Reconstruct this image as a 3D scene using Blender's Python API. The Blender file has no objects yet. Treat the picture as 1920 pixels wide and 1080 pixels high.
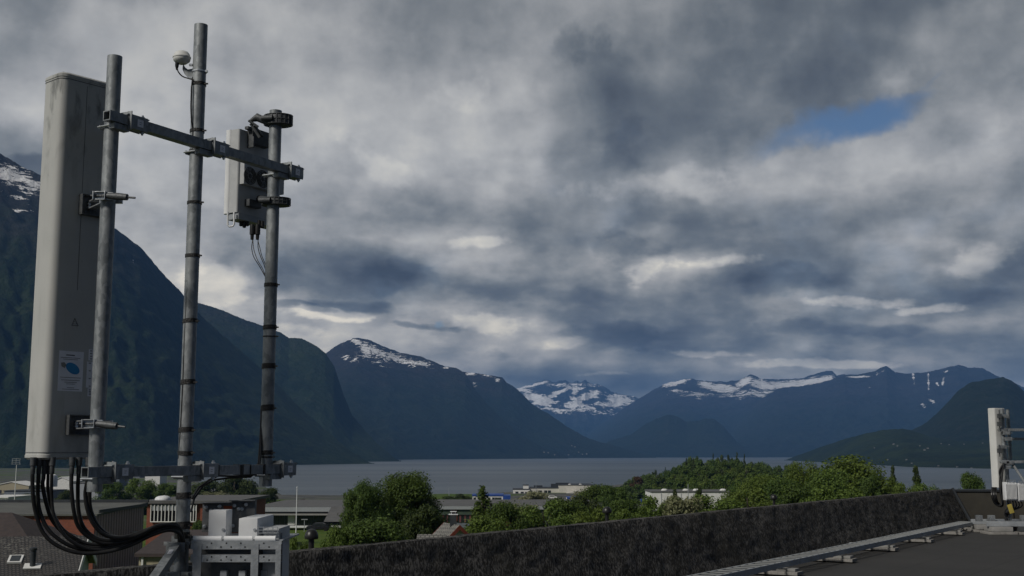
import bpy, math, random
from math import radians as R, sin, cos, tan, atan, atan2, pi
from mathutils import Vector, Matrix, noise
C = bpy.context.scene.collection
SC = bpy.context.scene
# ------------------------------------------------------------------ camera
E = 30.0                      # eye height above the fjord
PITCH = R(7.86); F = 2245.0   # focal length in photo pixels
cd = bpy.data.cameras.new('camera'); cam = bpy.data.objects.new('camera', cd); C.objects.link(cam)
cd.sensor_width = 36; cd.lens = 36*F/1920; cd.clip_start = 0.1; cd.clip_end = 90000
cam.location = (0, 0, E); cam.rotation_euler = (R(90)+PITCH, 0, 0)
SC.camera = cam
# ------------------------------------------------------------------ exposure
SC.view_settings.view_transform = 'Standard'; SC.view_settings.look = 'None'
SC.view_settings.exposure = 0.0; SC.view_settings.gamma = 1
SC.cycles.max_bounces = 6; SC.cycles.volume_bounces = 0
SC.cycles.use_denoising = True
# ------------------------------------------------------------------ sun
SUN = Vector((-0.56, -0.54, 0.64)).normalized()
sl = bpy.data.lights.new('sun', 'SUN'); so = bpy.data.objects.new('sun', sl); C.objects.link(so)
sl.energy = 2.6; sl.angle = R(10); sl.color = (1.0, 0.95, 0.87)
so.rotation_euler = SUN.to_track_quat('Z', 'Y').to_euler(); so.location = (0, 0, 60)

# ------------------------------------------------------------------ node helpers
class NT:
    def __init__(s, nt): s.nt = nt; s.n = nt.nodes; s.l = nt.links
    def new(s, t, **k):
        nd = s.n.new(t)
        for a, b in k.items(): setattr(nd, a, b)
        return nd
    def put(s, sock, v):
        if isinstance(v, bpy.types.NodeSocket): s.l.new(v, sock)
        elif v is not None: sock.default_value = v
    def m(s, op, a, b=None, c=None, clamp=False):
        nd = s.new('ShaderNodeMath', operation=op); nd.use_clamp = clamp
        for i, v in enumerate((a, b, c)): s.put(nd.inputs[i], v)
        return nd.outputs[0]
    def vm(s, op, a, b=None):
        nd = s.new('ShaderNodeVectorMath', operation=op)
        s.put(nd.inputs[0], a); s.put(nd.inputs[1], b)
        return nd.outputs[0]
    def noise(s, vec, scale, detail=4, rough=.5, dist=0.0):
        nd = s.new('ShaderNodeTexNoise'); s.put(nd.inputs['Vector'], vec)
        nd.inputs['Scale'].default_value = scale; nd.inputs['Detail'].default_value = detail
        nd.inputs['Roughness'].default_value = rough; nd.inputs['Distortion'].default_value = dist
        return nd.outputs['Fac']
    def mr(s, v, a, b, c=0.0, d=1.0, smooth=False):
        nd = s.new('ShaderNodeMapRange'); nd.clamp = True
        if smooth: nd.interpolation_type = 'SMOOTHSTEP'
        s.put(nd.inputs[0], v)
        for i, x in zip((1, 2, 3, 4), (a, b, c, d)): s.put(nd.inputs[i], x)
        return nd.outputs[0]
    def ramp(s, fac, stops, interp='LINEAR'):
        nd = s.new('ShaderNodeValToRGB'); cr = nd.color_ramp; cr.interpolation = interp
        while len(cr.elements) < len(stops): cr.elements.new(0.5)
        for e, (p, c) in zip(cr.elements, stops):
            e.position = p; e.color = (c[0], c[1], c[2], 1)
        s.put(nd.inputs[0], fac); return nd.outputs[0]
    def mix(s, f, a, b):
        nd = s.new('ShaderNodeMix', data_type='RGBA')
        s.put(nd.inputs[0], f); s.put(nd.inputs[6], col4(a)); s.put(nd.inputs[7], col4(b))
        return nd.outputs[2]
    def mapping(s, vec, scale=(1, 1, 1), rot=(0, 0, 0)):
        nd = s.new('ShaderNodeMapping'); s.put(nd.inputs[0], vec)
        nd.inputs['Scale'].default_value = scale; nd.inputs['Rotation'].default_value = rot
        return nd.outputs[0]
def col4(c):
    if isinstance(c, bpy.types.NodeSocket): return c
    return (c[0], c[1], c[2], 1)
def lin(v):
    v /= 255.0
    return v/12.92 if v <= .04045 else ((v+.055)/1.055)**2.4

# ------------------------------------------------------------------ pixel -> world helpers (placing real things at real distances)
def ray(px, py):
    X = (px-960)/F; u = (540-py)/F
    return Vector((X, cos(PITCH)-u*sin(PITCH), sin(PITCH)+u*cos(PITCH)))
def P(px, py, Y):
    d = ray(px, py); t = Y/d.y
    return Vector((d.x*t, Y, E+d.z*t))
def atz(px, py, z):
    d = ray(px, py); t = (z-E)/d.z
    return Vector((d.x*t, d.y*t, z))

# ------------------------------------------------------------------ world: Nishita sky behind a broken cloud deck
w = bpy.data.worlds.new("World"); SC.world = w; w.use_nodes = True
W = NT(w.node_tree); W.n.clear()
sky = W.new('ShaderNodeTexSky', sky_type='NISHITA'); sky.sun_disc = False
sky.sun_elevation = math.asin(SUN.z); sky.sun_rotation = atan2(SUN.x, SUN.y); sky.altitude = 50
tc = W.new('ShaderNodeTexCoord'); D = tc.outputs['Generated']
sx = W.new('ShaderNodeSeparateXYZ'); W.put(sx.inputs[0], D); dx, dy, dz = sx.outputs
az0 = W.m('ARCTAN2', dx, dy); el0 = W.m('ARCSINE', dz)
zz = W.m('ADD', W.m('MAXIMUM', dz, 0.0), 0.10)
cm = W.new('ShaderNodeCombineXYZ'); W.put(cm.inputs[0], W.m('DIVIDE', dx, zz)); W.put(cm.inputs[1], W.m('DIVIDE', dy, zz)); cm.inputs[2].default_value = 3.7
Q = cm.outputs[0]                                   # position on a flat cloud deck
cm3 = W.new('ShaderNodeCombineXYZ'); W.put(cm3.inputs[0], az0); W.put(cm3.inputs[1], W.m('MULTIPLY', el0, 2.2)); cm3.inputs[2].default_value = 1.3
Q2 = cm3.outputs[0]
lg = W.m('MULTIPLY', W.m('LOGARITHM', W.m('ADD', W.m('MAXIMUM', el0, -.05), .13), math.e), .42)
def gvec(da=0.0, dv=0.0, z=1.3):
    c_ = W.new('ShaderNodeCombineXYZ'); W.put(c_.inputs[0], W.m('ADD', az0, da)); W.put(c_.inputs[1], W.m('ADD', lg, dv)); c_.inputs[2].default_value = z
    return c_.outputs[0]
G = gvec()
wa = W.m('SUBTRACT', W.noise(gvec(z=4.1), 6.0, 9, .55), .5); wb = W.m('SUBTRACT', W.noise(gvec(z=7.7), 7.0, 9, .55), .5)
wscale = W.mr(el0, .04, .3, .05, .12)
az = W.m('ADD', az0, W.m('MULTIPLY', wa, .20)); el = W.m('ADD', el0, W.m('MULTIPLY', wb, wscale))
PXS = list(range(0, 1921, 120))
SKY = [
 (-60, [125,140,135,130,140,140,135,128,130,138,140,125,112,108,108,112,108]),
 (10,  [130,152,142,140,147,144,142,126,128,142,146,128,113,108,108,114,110]),
 (60,  [128,160,165,163,162,166,156,138,122,130,143,129,108,102,106,125,136]),
 (120, [142,160,168,166,164,174,166,150,145,118,104,120,103, 98,112,136,124]),
 (180, [156,165,168,166,162,172,168,172,158,122, 96,104,100,110,142,132,120]),
 (240, [165,165,164,163,157,170,172,168,148,124, 93, 97,108,118,122,134,128]),
 (300, [122,150,160,161,152,148,176,165,156,112, 95,122,146,148,140,126,156]),
 (360, [108,130,155,150,142,145,146,146,126,112,108,136,150,152,150,130,118]),
 (420, [120,130,150,142,143,138,130,120,112,104, 99,106,124,118,114,122,145]),
 (468, [130,140,150,140,132,148,146,150,108, 98,104,108,108,114,122,150,132]),
 (510, [140,150,158,170,118,112, 96,128,126,114,146,160, 98, 98,128,132,112]),
 (550, [150,160,168,172,160,100, 92,104,116,108,142,134,102, 96,122,110,110]),
 (590, [150,160,170,172,172,158,140,158,150,112,114,122,128,134,116,120,114]),
 (630, [150,150,160,165,160,166,170,158,158, 96, 94,106,112,100, 96,102,104]),
 (672, [140,140,150,155,150,152,150,146,132,142,134,132,124,122,124,104,100]),
 (712, [120,120,130,140,140,140,144,148,116,122,102, 96,108,116,110,102,100]),
 (780, [105,105,110,115,115,115,118,118,112,112,104,102,104,104,104,102,100]),
]
els = []; acc = None
for py, vals in SKY: els.append(math.asin(ray(960, py).normalized().z))
A0, A1 = -.46, .46
for i, (py, vals) in enumerate(SKY):
    st = []
    for px, v in zip(PXS, vals):
        d = ray(px, py); a = atan2(d.x, d.y)
        st.append(((a-A0)/(A1-A0), (v/255,)*3))
    rp = W.ramp(W.mr(az, A0, A1), st, 'EASE')
    e = els[i]
    if i == 0: wt = W.mr(el, els[1], e)
    elif i == len(SKY)-1: wt = W.mr(el, els[i-1], e)
    else: wt = W.m('MULTIPLY', W.mr(el, els[i+1], e), W.mr(el, els[i-1], e))
    if i == 0: pass
    t = W.m('MULTIPLY', rp, wt); acc = t if acc is None else W.m('ADD', acc, t)
nA = W.noise(gvec(z=2.2), 5.0, 7, .48); nB = W.noise(G, 8, 8, .46); nB2 = W.noise(gvec(-.010, .016), 8, 8, .46)
nC = W.noise(gvec(z=9.1), 20, 8, .56); n3 = nC; n4 = nA
nS = W.noise(W.mapping(gvec(z=21.3), (1, 2.2, 1)), 9, 9, .58, .1)
painted_relief = W.m('MULTIPLY', W.m('SUBTRACT', nB, nB2), .55)  # lit tops and dark bases painted into the cloud tone by offset noise
puff = W.mr(nA, .46, .54, -.5, .5, True)
hz = W.mr(el0, .08, .30, 1.0, .55, True)     # crisper clouds low in the sky, softer overhead
var = W.m('ADD', W.m('MULTIPLY', puff, .036), W.m('MULTIPLY', W.m('SUBTRACT', nB, .5), .19))
var = W.m('ADD', var, W.m('ADD', W.m('MULTIPLY', W.m('SUBTRACT', nC, .5), .30), W.m('ADD', painted_relief, W.m('MULTIPLY', W.m('SUBTRACT', nS, .5), .26))))
lum = W.m('SUBTRACT', W.m('ADD', acc, W.m('MULTIPLY', var, W.m('MULTIPLY', hz, 1.3))), -.010)
nE = W.noise(gvec(z=15.5), 13, 9, .60); nD = W.m('ADD', W.m('MULTIPLY', W.m('SUBTRACT', nE, .5), 6.0), W.m('MULTIPLY', W.m('SUBTRACT', nC, .5), 2.5))
azf = W.m('ADD', az0, W.m('MULTIPLY', wa, .12)); elf = W.m('ADD', el0, W.m('MULTIPLY', wb, .035))
def band(px, py, rx, ry, ang, amp):
    # one cloud bank (amp < 0) or bright break (amp > 0) at its own bearing and height
    d = ray(px, py); a = atan2(d.x, d.y); e = math.asin(d.normalized().z)
    A = W.m('SUBTRACT', azf, a); B = W.m('SUBTRACT', elf, e); c, s = cos(ang), sin(ang)
    U = W.m('ADD', W.m('MULTIPLY', A, c*F/rx), W.m('MULTIPLY', B, s*F/rx))
    V = W.m('ADD', W.m('MULTIPLY', A, -s*F/ry), W.m('MULTIPLY', B, c*F/ry))
    r2 = W.m('ADD', W.m('MULTIPLY', U, U), W.m('MULTIPLY', V, V))
    return W.m('MULTIPLY', W.mr(W.m('ADD', W.m('SUBTRACT', .9, r2), nD), -.1, .95, 0, 1, True), amp*(1.45 if amp > 0 else 1.15))
for a in ((600, 588, 80, 15, .03, .13), (530, 620, 60, 16, 0, .07), (900, 603, 95, 20, 0, .10), (1010, 641, 95, 15, .03, .09), (1225, 515, 52, 30, .2, .11), (1335, 498, 95, 16, .05, .10),
          (410, 535, 70, 50, 0, .07), (1860, 465, 90, 44, .3, .07), (1620, 563, 80, 10, .08, .12), (1775, 567, 80, 10, .03, .12), (862, 461, 60, 14, 0, .07), (700, 292, 90, 26, -.6, .04), (860, 165, 90, 40, .2, .03),
          (1330, 656, 130, 8, -.03, .09), (1580, 678, 170, 9, -.03, .10), (1100, 702, 60, 6, 0, .08), (1260, 345, 180, 36, .15, .05), (1700, 150, 110, 36, .3, .03),
          (645, 574, 70, 16, .05, -.13), (765, 607, 75, 7, -.10, -.14), (560, 574, 60, 8, -.03, -.12), (700, 522, 85, 30, 0, -.09), (1120, 632, 150, 24, 0, -.10), (1180, 478, 80, 40, -.1, -.08),
          (1480, 532, 140, 26, .05, -.09), (915, 657, 55, 15, 0, -.09), (1620, 612, 170, 15, 0, -.08), (1840, 545, 120, 18, 0, -.07), (1130, 120, 130, 60, -.4, -.08), (1190, 265, 80, 80, 0, -.06), (1560, 150, 170, 70, .2, -.04), (30, 335, 60, 40, 0, -.10), (1000, 560, 150, 14, 0, -.05)):
    lum = W.m('ADD', lum, band(*a))
k = 10.0
def cl(r, g, b): return (lin(r), lin(g), lin(b))
cloud = W.ramp(lum, [(.20, cl(54, 57, 62)), (.34, cl(80, 85, 91)), (.42, cl(98, 103, 107)), (.50, cl(124, 127, 129)),
                     (.58, cl(149, 150, 151)), (.66, cl(172, 172, 171)), (.74, cl(194, 192, 186)), (.85, cl(226, 221, 209))])
cloud = W.vm('SCALE', cloud, None); cloud.node.inputs['Scale'].default_value = k
wm = W.mix(W.mr(el0, .04, .24), (1.07, 1.0, .88), (1, 1, 1)); cloud = W.vm('MULTIPLY', cloud, wm)   # low cloud is warmer in tone
# gaps in the cloud where the blue sky shows
def gap(px, py, rx, ry, ang, amp):
    d = ray(px, py); a = atan2(d.x, d.y); e = math.asin(d.normalized().z)
    A = W.m('SUBTRACT', az, a); B = W.m('SUBTRACT', el, e); c, s = cos(ang), sin(ang)
    U = W.m('ADD', W.m('MULTIPLY', A, c*F/rx), W.m('MULTIPLY', B, s*F/rx))
    V = W.m('ADD', W.m('MULTIPLY', A, -s*F/ry), W.m('MULTIPLY', B, c*F/ry))
    r2 = W.m('ADD', W.m('MULTIPLY', U, U), W.m('MULTIPLY', V, V))
    return W.m('MULTIPLY', W.m('SUBTRACT', 1.0, r2, None, True), amp)
g = gap(1580, 228, 165, 42, .15, 1.4)
for a in ((1680, 200, 95, 22, .1, .9), (1775, 166, 50, 10, .15, .5), (765, 597, 16, 9, 0, .9)):
    g = W.m('MAXIMUM', g, gap(*a))
gm = W.mr(W.m('ADD', g, W.m('ADD', W.m('MULTIPLY', W.m('SUBTRACT', n4, .5), 1.5), W.m('MULTIPLY', W.m('SUBTRACT', n3, .5), 1.0))), .05, 1.35, 0, 1, True)
blue = W.mix(1.0, sky.outputs[0], (.1, .1, .1)); bm = blue.node; bm.blend_type = 'MULTIPLY'
W.put(bm.inputs[6], sky.outputs[0]); bm.inputs[7].default_value = (.36, .42, .50, 1)
skyc = W.mix(gm, cloud, blue)
# thick darker overcast behind and overhead
back = W.mr(W.m('SUBTRACT', W.m('MULTIPLY', dy, .8), W.m('MULTIPLY', dx, .6)), -.40, .46, .25, 1.0, True)
air = W.mr(el0, .05, .36, 1.5, 1.12)        # the deck is brighter towards the horizon
over = W.mr(dz, .38, .75, 1.0, .8, True)
lft = W.mr(dx, -.95, -.3, 1.55, 1.0, True)
low = W.mr(dz, -.05, .0, .12, 1.0)
fac = W.m('MULTIPLY', W.m('MULTIPLY', back, W.m('MULTIPLY', over, air)), W.m('MULTIPLY', low, lft))
fin = W.vm('SCALE', skyc); W.put(fin.node.inputs['Scale'], fac)
bg = W.new('ShaderNodeBackground'); W.put(bg.inputs[0], fin); bg.inputs[1].default_value = 0.1
wo = W.new('ShaderNodeOutputWorld'); W.l.new(bg.outputs[0], wo.inputs[0])
w.cycles.sampling_method = 'MANUAL'; w.cycles.sample_map_resolution = 1024

# ------------------------------------------------------------------ materials
MATS = {}
def mat(name, c1, c2=None, rough=.6, metal=0.0, scale=8, stretch=(1, 1, 1), bump=0.0, bscale=None, detail=5, lo=.35, hi=.65, spec=.4, rot=(0, 0, 0)):
    if name in MATS: return MATS[name]
    m = bpy.data.materials.new(name); m.use_nodes = True; N = NT(m.node_tree); b = N.n['Principled BSDF']
    b.inputs['Roughness'].default_value = rough; b.inputs['Metallic'].default_value = metal
    b.inputs['Specular IOR Level'].default_value = spec
    c2 = c2 or tuple(x*.72 for x in c1)
    t = N.new('ShaderNodeTexCoord'); v = N.mapping(t.outputs['Object'], stretch, rot)
    n = N.noise(v, scale, detail, .6, .2)
    N.put(b.inputs['Base Color'], N.mix(N.mr(n, lo, hi), c1, c2))
    if bump:
        bn = N.new('ShaderNodeBump'); bn.inputs['Strength'].default_value = bump; bn.inputs['Distance'].default_value = .02
        N.put(bn.inputs['Height'], N.noise(v, bscale or scale*3, 5, .6)); N.put(b.inputs['Normal'], bn.outputs[0])
    MATS[name] = m; return m
def galv():
    m = bpy.data.materials.new('galvanised_steel'); m.use_nodes = True; N = NT(m.node_tree); b = N.n['Principled BSDF']
    t = N.new('ShaderNodeTexCoord').outputs['Object']
    vo = N.new('ShaderNodeTexVoronoi'); vo.inputs['Scale'].default_value = 55; N.put(vo.inputs['Vector'], N.mapping(t, (1, 1, .55)))
    sp = N.new('ShaderNodeSeparateColor'); N.put(sp.inputs[0], vo.outputs['Color'])
    n = N.noise(t, 7, 6, .65, .5); st = N.noise(N.mapping(t, (1, 1, .08)), 60, 4, .6)
    f = N.m('ADD', N.m('MULTIPLY', sp.outputs[0], .30), N.m('ADD', N.m('MULTIPLY', n, .9), N.m('MULTIPLY', st, .25)))
    N.put(b.inputs['Base Color'], N.mix(N.mr(f, .45, 1.05), (.14, .152, .162), (.35, .37, .38)))
    b.inputs['Metallic'].default_value = .45; N.put(b.inputs['Roughness'], N.mr(n, .3, .7, .42, .65))
    bn = N.new('ShaderNodeBump'); bn.inputs['Strength'].default_value = .15; bn.inputs['Distance'].default_value = .004
    N.put(bn.inputs['Height'], N.noise(t, 90, 4, .6)); N.put(b.inputs['Normal'], bn.outputs[0])
    return m
GALV = galv()
DGALV = mat('dark_cast_metal', (.12, .125, .13), (.07, .075, .08), .5, .4, 30, bump=.2)
BRIGHT = mat('bright_zinc', (.62, .64, .66), (.42, .44, .46), .35, .7, 25)
def radome():
    m = bpy.data.materials.new('radome_plastic'); m.use_nodes = True; N = NT(m.node_tree); b = N.n['Principled BSDF']
    t = N.new('ShaderNodeTexCoord').outputs['Object']
    n = N.noise(t, 3, 6, .6); s1 = N.noise(N.mapping(t, (14, 14, .7)), 2.2, 5, .6, .4); sp = N.noise(t, 42, 3, .7)
    c = N.mix(N.mr(n, .3, .7), (.47, .47, .45), (.40, .405, .39))
    c = N.mix(N.mr(s1, .58, .8, 0, .45), c, (.22, .23, .22))
    c = N.mix(N.mr(sp, .70, .76, 0, .6), c, (.16, .16, .15))
    zs = N.new('ShaderNodeSeparateXYZ'); N.put(zs.inputs[0], t); gr = N.noise(N.mapping(t, (1.6, 1.6, .6)), 9, 5, .6, .3)
    c = N.mix(N.m('MULTIPLY', N.mr(zs.outputs[2], 1.35, 1.9), N.mr(gr, .50, .66, 0, .75)), c, (.10, .105, .10))
    c = N.mix(N.m('MULTIPLY', N.mr(zs.outputs[2], .5, .05), N.mr(gr, .50, .7, 0, .4)), c, (.15, .15, .13))
    N.put(b.inputs['Base Color'], c); b.inputs['Roughness'].default_value = .5
    return m
RAD = radome()
WHITE = mat('white_painted_metal', (.74, .75, .76), (.64, .65, .66), .45, 0, 6)
GREYP = mat('grey_painted_metal', (.36, .38, .40), (.28, .30, .32), .5, .1, 9)
LGREY = mat('light_grey_cast', (.46, .47, .475), (.38, .39, .40), .55, 0, 12)
DGREY = mat('dark_grey_cast', (.085, .09, .095), (.055, .06, .065), .55, .2, 20, bump=.15)
BLACK = mat('black_rubber', (.012, .012, .013), (.02, .02, .02), .38, 0, 20)
TAPE = mat('black_tape', (.010, .010, .011), (.02, .02, .02), .5, 0, 40, bump=.5)
PAPER = mat('sticker_paper', (.80, .80, .84), (.70, .71, .76), .5, 0, 20)
INK = mat('sticker_ink', (.05, .05, .06), (.08, .08, .09), .6)
CYAN = mat('sticker_blue', (.03, .28, .55), (.03, .20, .45), .5)
TAN = mat('sticker_grey', (.30, .29, .26), (.2, .2, .18), .6)
GLASS = mat('window_glass', (.015, .018, .022), (.03, .035, .04), .12, 0, 2, spec=.6)
WPAINT = mat('white_facade', (.74, .74, .72), (.60, .60, .58), .7, 0, 1.2)
BEIGE = mat('beige_facade', (.58, .56, .51), (.48, .465, .42), .75, 0, .5)
CONC = mat('concrete', (.32, .31, .30), (.22, .22, .21), .85, 0, 5, bump=.3)
FELT = mat('roof_felt_far', (.12, .12, .12), (.085, .085, .085), .85, 0, .6)
GROOF = mat('grey_green_roof', (.115, .118, .108), (.085, .088, .082), .85, 0, .35)
BRED = mat('dark_red_wood', (.17, .035, .018), (.11, .022, .012), .8, 0, 1.0)
BLUEP = mat('blue_cladding', (.02, .07, .30), (.015, .05, .22), .5, 0, 1)
LBLUE = mat('light_blue_panel', (.08, .30, .55), (.06, .25, .5), .5, 0, 1)
DARKM = mat('dark_plant_metal', (.02, .024, .03), (.035, .04, .045), .6, 0, 2)
MINT = mat('pale_green_boarding', (.38, .43, .38), (.32, .37, .32), .75, 0, 3)
CREAM = mat('cream_boarding', (.36, .32, .22), (.30, .27, .19), .75, 0, 3)
TREDS = mat('pink_red_panel', (.20, .07, .07), (.13, .05, .05), .75, 0, 1)
YEL = mat('yellow_tag', (.45, .36, .08), (.35, .28, .06), .6)
GREYBLUE = mat('grey_blue_cladding', (.16, .18, .21), (.12, .14, .165), .7, 0, 1)
DBROWN = mat('dark_brown_roof', (.060, .045, .042), (.040, .032, .031), .8, 0, 3, bump=.3)
BARK = mat('bark', (.10, .085, .065), (.05, .042, .035), .9, 0, 3, (1, 1, .3), .4)

def wave_mat(name, c1, c2, scale, axis='X', rough=.7, bump=.6, extra=0, metal=0.0):
    m = bpy.data.materials.new(name); m.use_nodes = True; N = NT(m.node_tree); b = N.n['Principled BSDF']
    t = N.new('ShaderNodeTexCoord').outputs['Object']
    wv = N.new('ShaderNodeTexWave', wave_type='BANDS', bands_direction=axis); wv.inputs['Scale'].default_value = scale; wv.inputs['Distortion'].default_value = extra
    N.put(wv.inputs['Vector'], t)
    n = N.noise(t, 1.4, 6, .65)
    f = N.m('ADD', N.m('MULTIPLY', wv.outputs['Fac'], .6), N.m('MULTIPLY', n, .5))
    N.put(b.inputs['Base Color'], N.mix(f, c1, c2)); b.inputs['Roughness'].default_value = rough; b.inputs['Metallic'].default_value = metal
    bn = N.new('ShaderNodeBump'); bn.inputs['Strength'].default_value = bump; bn.inputs['Distance'].default_value = .05
    N.put(bn.inputs['Height'], wv.outputs['Fac']); N.put(b.inputs['Normal'], bn.outputs[0])
    return m
CORR = wave_mat('corrugated_brown', (.045, .025, .028), (.42, .27, .28), .42, 'Y', .6)
def brick_mat(name, c1, c2, mortar, s, bw=.5, rh=.25, rough=.85, rot=(0, 0, 0), bump=.4, mort=.02, lichen=0):
    m = bpy.data.materials.new(name); m.use_nodes = True; N = NT(m.node_tree); b = N.n['Principled BSDF']
    t = N.mapping(N.new('ShaderNodeTexCoord').outputs['Object'], (1, 1, 1), rot)
    br = N.new('ShaderNodeTexBrick'); N.put(br.inputs['Vector'], t)
    br.inputs['Color1'].default_value = (*c1, 1); br.inputs['Color2'].default_value = (*c2, 1); br.inputs['Mortar'].default_value = (*mortar, 1)
    br.inputs['Scale'].default_value = s; br.inputs['Brick Width'].default_value = bw; br.inputs['Row Height'].default_value = rh; br.inputs['Mortar Size'].default_value = mort
    n = N.noise(t, 1.2, 6, .65)
    mx = N.mix(N.mr(n, .3, .75, 0, .45), br.outputs[0], tuple(x*.45 for x in c1))
    if lichen: mx = N.mix(N.m('MULTIPLY', N.mr(N.noise(t, 6, 5, .7), .52, .62), N.mr(N.noise(t, .35, 3, .5), .42, .6, 0, lichen)), mx, (.30, .29, .25))
    N.put(b.inputs['Base Color'], mx)
    b.inputs['Roughness'].default_value = rough
    bn = N.new('ShaderNodeBump'); bn.inputs['Strength'].default_value = bump; bn.inputs['Distance'].default_value = .04
    N.put(bn.inputs['Height'], br.outputs['Fac']); bn.invert = True; N.put(b.inputs['Normal'], bn.outputs[0])
    return m
BRICK = brick_mat('red_brick', (.30, .085, .045), (.24, .065, .036), (.12, .08, .065), 2.0, rot=(R(90), 0, 0))
TILE = brick_mat('dark_roof_tile', (.085, .075, .068), (.062, .055, .05), (.012, .011, .01), 1.9, .33, .36, .5, bump=.9, mort=.06, lichen=.45)
TILEG = brick_mat('grey_roof_tile', (.24, .23, .21), (.18, .175, .16), (.05, .05, .045), 1.0, .33, .36, .7, bump=.6, mort=.04)

# ------------------------------------------------------------------ mesh builder
class MB:
    def __init__(s): s.v = []; s.f = []
    def add(s, vs, fs):
        o = len(s.v); s.v += [Vector(x) for x in vs]; s.f += [tuple(i+o for i in f) for f in fs]; return s
    def box(s, c, size, ax=None):
        a, b, d = (ax if ax else (Vector((1, 0, 0)), Vector((0, 1, 0)), Vector((0, 0, 1))))
        c = Vector(c); h = [x/2 for x in size]; vs = []
        for k in (-1, 1):
            for j in (-1, 1):
                for i in (-1, 1): vs.append(c+a*(i*h[0])+b*(j*h[1])+d*(k*h[2]))
        return s.add(vs, [(0, 2, 3, 1), (4, 5, 7, 6), (0, 1, 5, 4), (2, 6, 7, 3), (0, 4, 6, 2), (1, 3, 7, 5)])
    def rbox(s, c, size, ax, r, n=4, r2=None):
        """box with rounded vertical edges; r2 = small chamfer at top/bottom"""
        a, b, d = ax; c = Vector(c); hx, hy, hz = [x/2 for x in size]; loop = []
        for (qx, qy, a0) in ((1, 1, 0), (-1, 1, 90), (-1, -1, 180), (1, -1, 270)):
            for i in range(n+1):
                t = R(a0+90*i/n); loop.append(((hx-r)*qx+r*cos(t), (hy-r)*qy+r*sin(t)))
        m = len(loop); vs = []; r2 = r2 or 0
        lv = [(-hz, 1-r2/hx), (-hz+r2, 1), (hz-r2, 1), (hz, 1-r2/hx)] if r2 else [(-hz, 1), (hz, 1)]
        for z, k in lv:
            for x, y in loop:
                vs.append(c+a*(x*k)+b*(y*k if not r2 else y-(0 if k == 1 else math.copysign(min(r2, abs(y)), y)))+d*z)
        fs = []
        for L in range(len(lv)-1):
            for i in range(m): j = (i+1) % m; fs.append((L*m+i, L*m+j, (L+1)*m+j, (L+1)*m+i))
        fs.append(tuple(range(m))[::-1]); fs.append(tuple(range((len(lv)-1)*m, len(lv)*m)))
        return s.add(vs, fs)
    def tube(s, pts, r, n=12, cap=True, rs=None):
        pts = [Vector(p) for p in pts]; k = len(pts); vs = []; up = None
        for i, p in enumerate(pts):
            t = (pts[min(i+1, k-1)]-pts[max(i-1, 0)]).normalized()
            if up is None: up = Vector((0, 0, 1)) if abs(t.z) < .9 else Vector((0, 1, 0))
            x = t.cross(up).normalized(); y = x.cross(t).normalized(); up = y
            rr = rs[i] if rs else r
            for j in range(n):
                a = 2*pi*j/n; vs.append(p+x*(rr*cos(a))+y*(rr*sin(a)))
        fs = [(i*n+j, i*n+(j+1) % n, (i+1)*n+(j+1) % n, (i+1)*n+j) for i in range(k-1) for j in range(n)]
        if cap: fs += [tuple(range(n))[::-1], tuple(range((k-1)*n, k*n))]
        return s.add(vs, fs)
    def lathe(s, prof, o, ax=Vector((0, 0, 1)), n=24):
        ax = Vector(ax).normalized(); up = Vector((1, 0, 0)) if abs(ax.x) < .9 else Vector((0, 1, 0))
        x = ax.cross(up).normalized(); y = ax.cross(x); o = Vector(o); vs = []
        for r, h in prof:
            for j in range(n):
                a = 2*pi*j/n; vs.append(o+ax*h+x*(r*cos(a))+y*(r*sin(a)))
        k = len(prof)
        fs = [(i*n+j, (i+1)*n+j, (i+1)*n+(j+1) % n, i*n+(j+1) % n) for i in range(k-1) for j in range(n)]
        fs += [tuple(range(n)), tuple(range((k-1)*n, k*n))[::-1]]
        return s.add(vs, fs)
    def prism(s, poly, vec):
        n = len(poly); vec = Vector(vec); vs = [Vector(p) for p in poly]+[Vector(p)+vec for p in poly]
        fs = [tuple(range(n))[::-1], tuple(range(n, 2*n))]+[(i, (i+1) % n, n+(i+1) % n, n+i) for i in range(n)]
        return s.add(vs, fs)
    def hollow(s, p0, p1, wd, ht, wall, side, up):
        """open square tube from p0 to p1"""
        p0 = Vector(p0); p1 = Vector(p1); vs = []
        for p in (p0, p1):
            for w_, h_ in ((wd, ht), (wd-2*wall, ht-2*wall)):
                for a, b in ((-1, -1), (1, -1), (1, 1), (-1, 1)): vs.append(p+side*(a*w_/2)+up*(b*h_/2))
        fs = []
        for i in range(4):
            j = (i+1) % 4
            fs += [(i, j, 8+j, 8+i), (4+j, 4+i, 12+i, 12+j), (j, i, 4+i, 4+j), (8+i, 8+j, 12+j, 12+i)]
        return s.add(vs, fs)
    def build(s, name, m, parent=None, label=None, bevel=0, smooth=True, loc=None):
        off = Vector((0, 0, 0))
        if parent is not None:
            q = parent
            while q is not None: off += q.location; q = q.parent
        elif loc is not None: off = Vector(loc)
        else:
            off = sum(s.v, Vector())/len(s.v); off.z = min(p.z for p in s.v)
        me = bpy.data.meshes.new(name); me.from_pydata([p-off for p in s.v], [], s.f); me.materials.append(m)
        if bevel:
            import bmesh
            bm_ = bmesh.new(); bm_.from_mesh(me)
            bmesh.ops.remove_doubles(bm_, verts=bm_.verts, dist=1e-5)
            ed = [e for e in bm_.edges if len(e.link_faces) == 2 and e.calc_face_angle(0) > .6]
            bmesh.ops.bevel(bm_, geom=ed, offset=bevel, segments=2, affect='EDGES', profile=.7, clamp_overlap=True)
            bm_.normal_update(); bm_.to_mesh(me); bm_.free()
        if smooth:
            me.polygons.foreach_set('use_smooth', [True]*len(me.polygons)); me.set_sharp_from_angle(angle=R(38))
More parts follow.
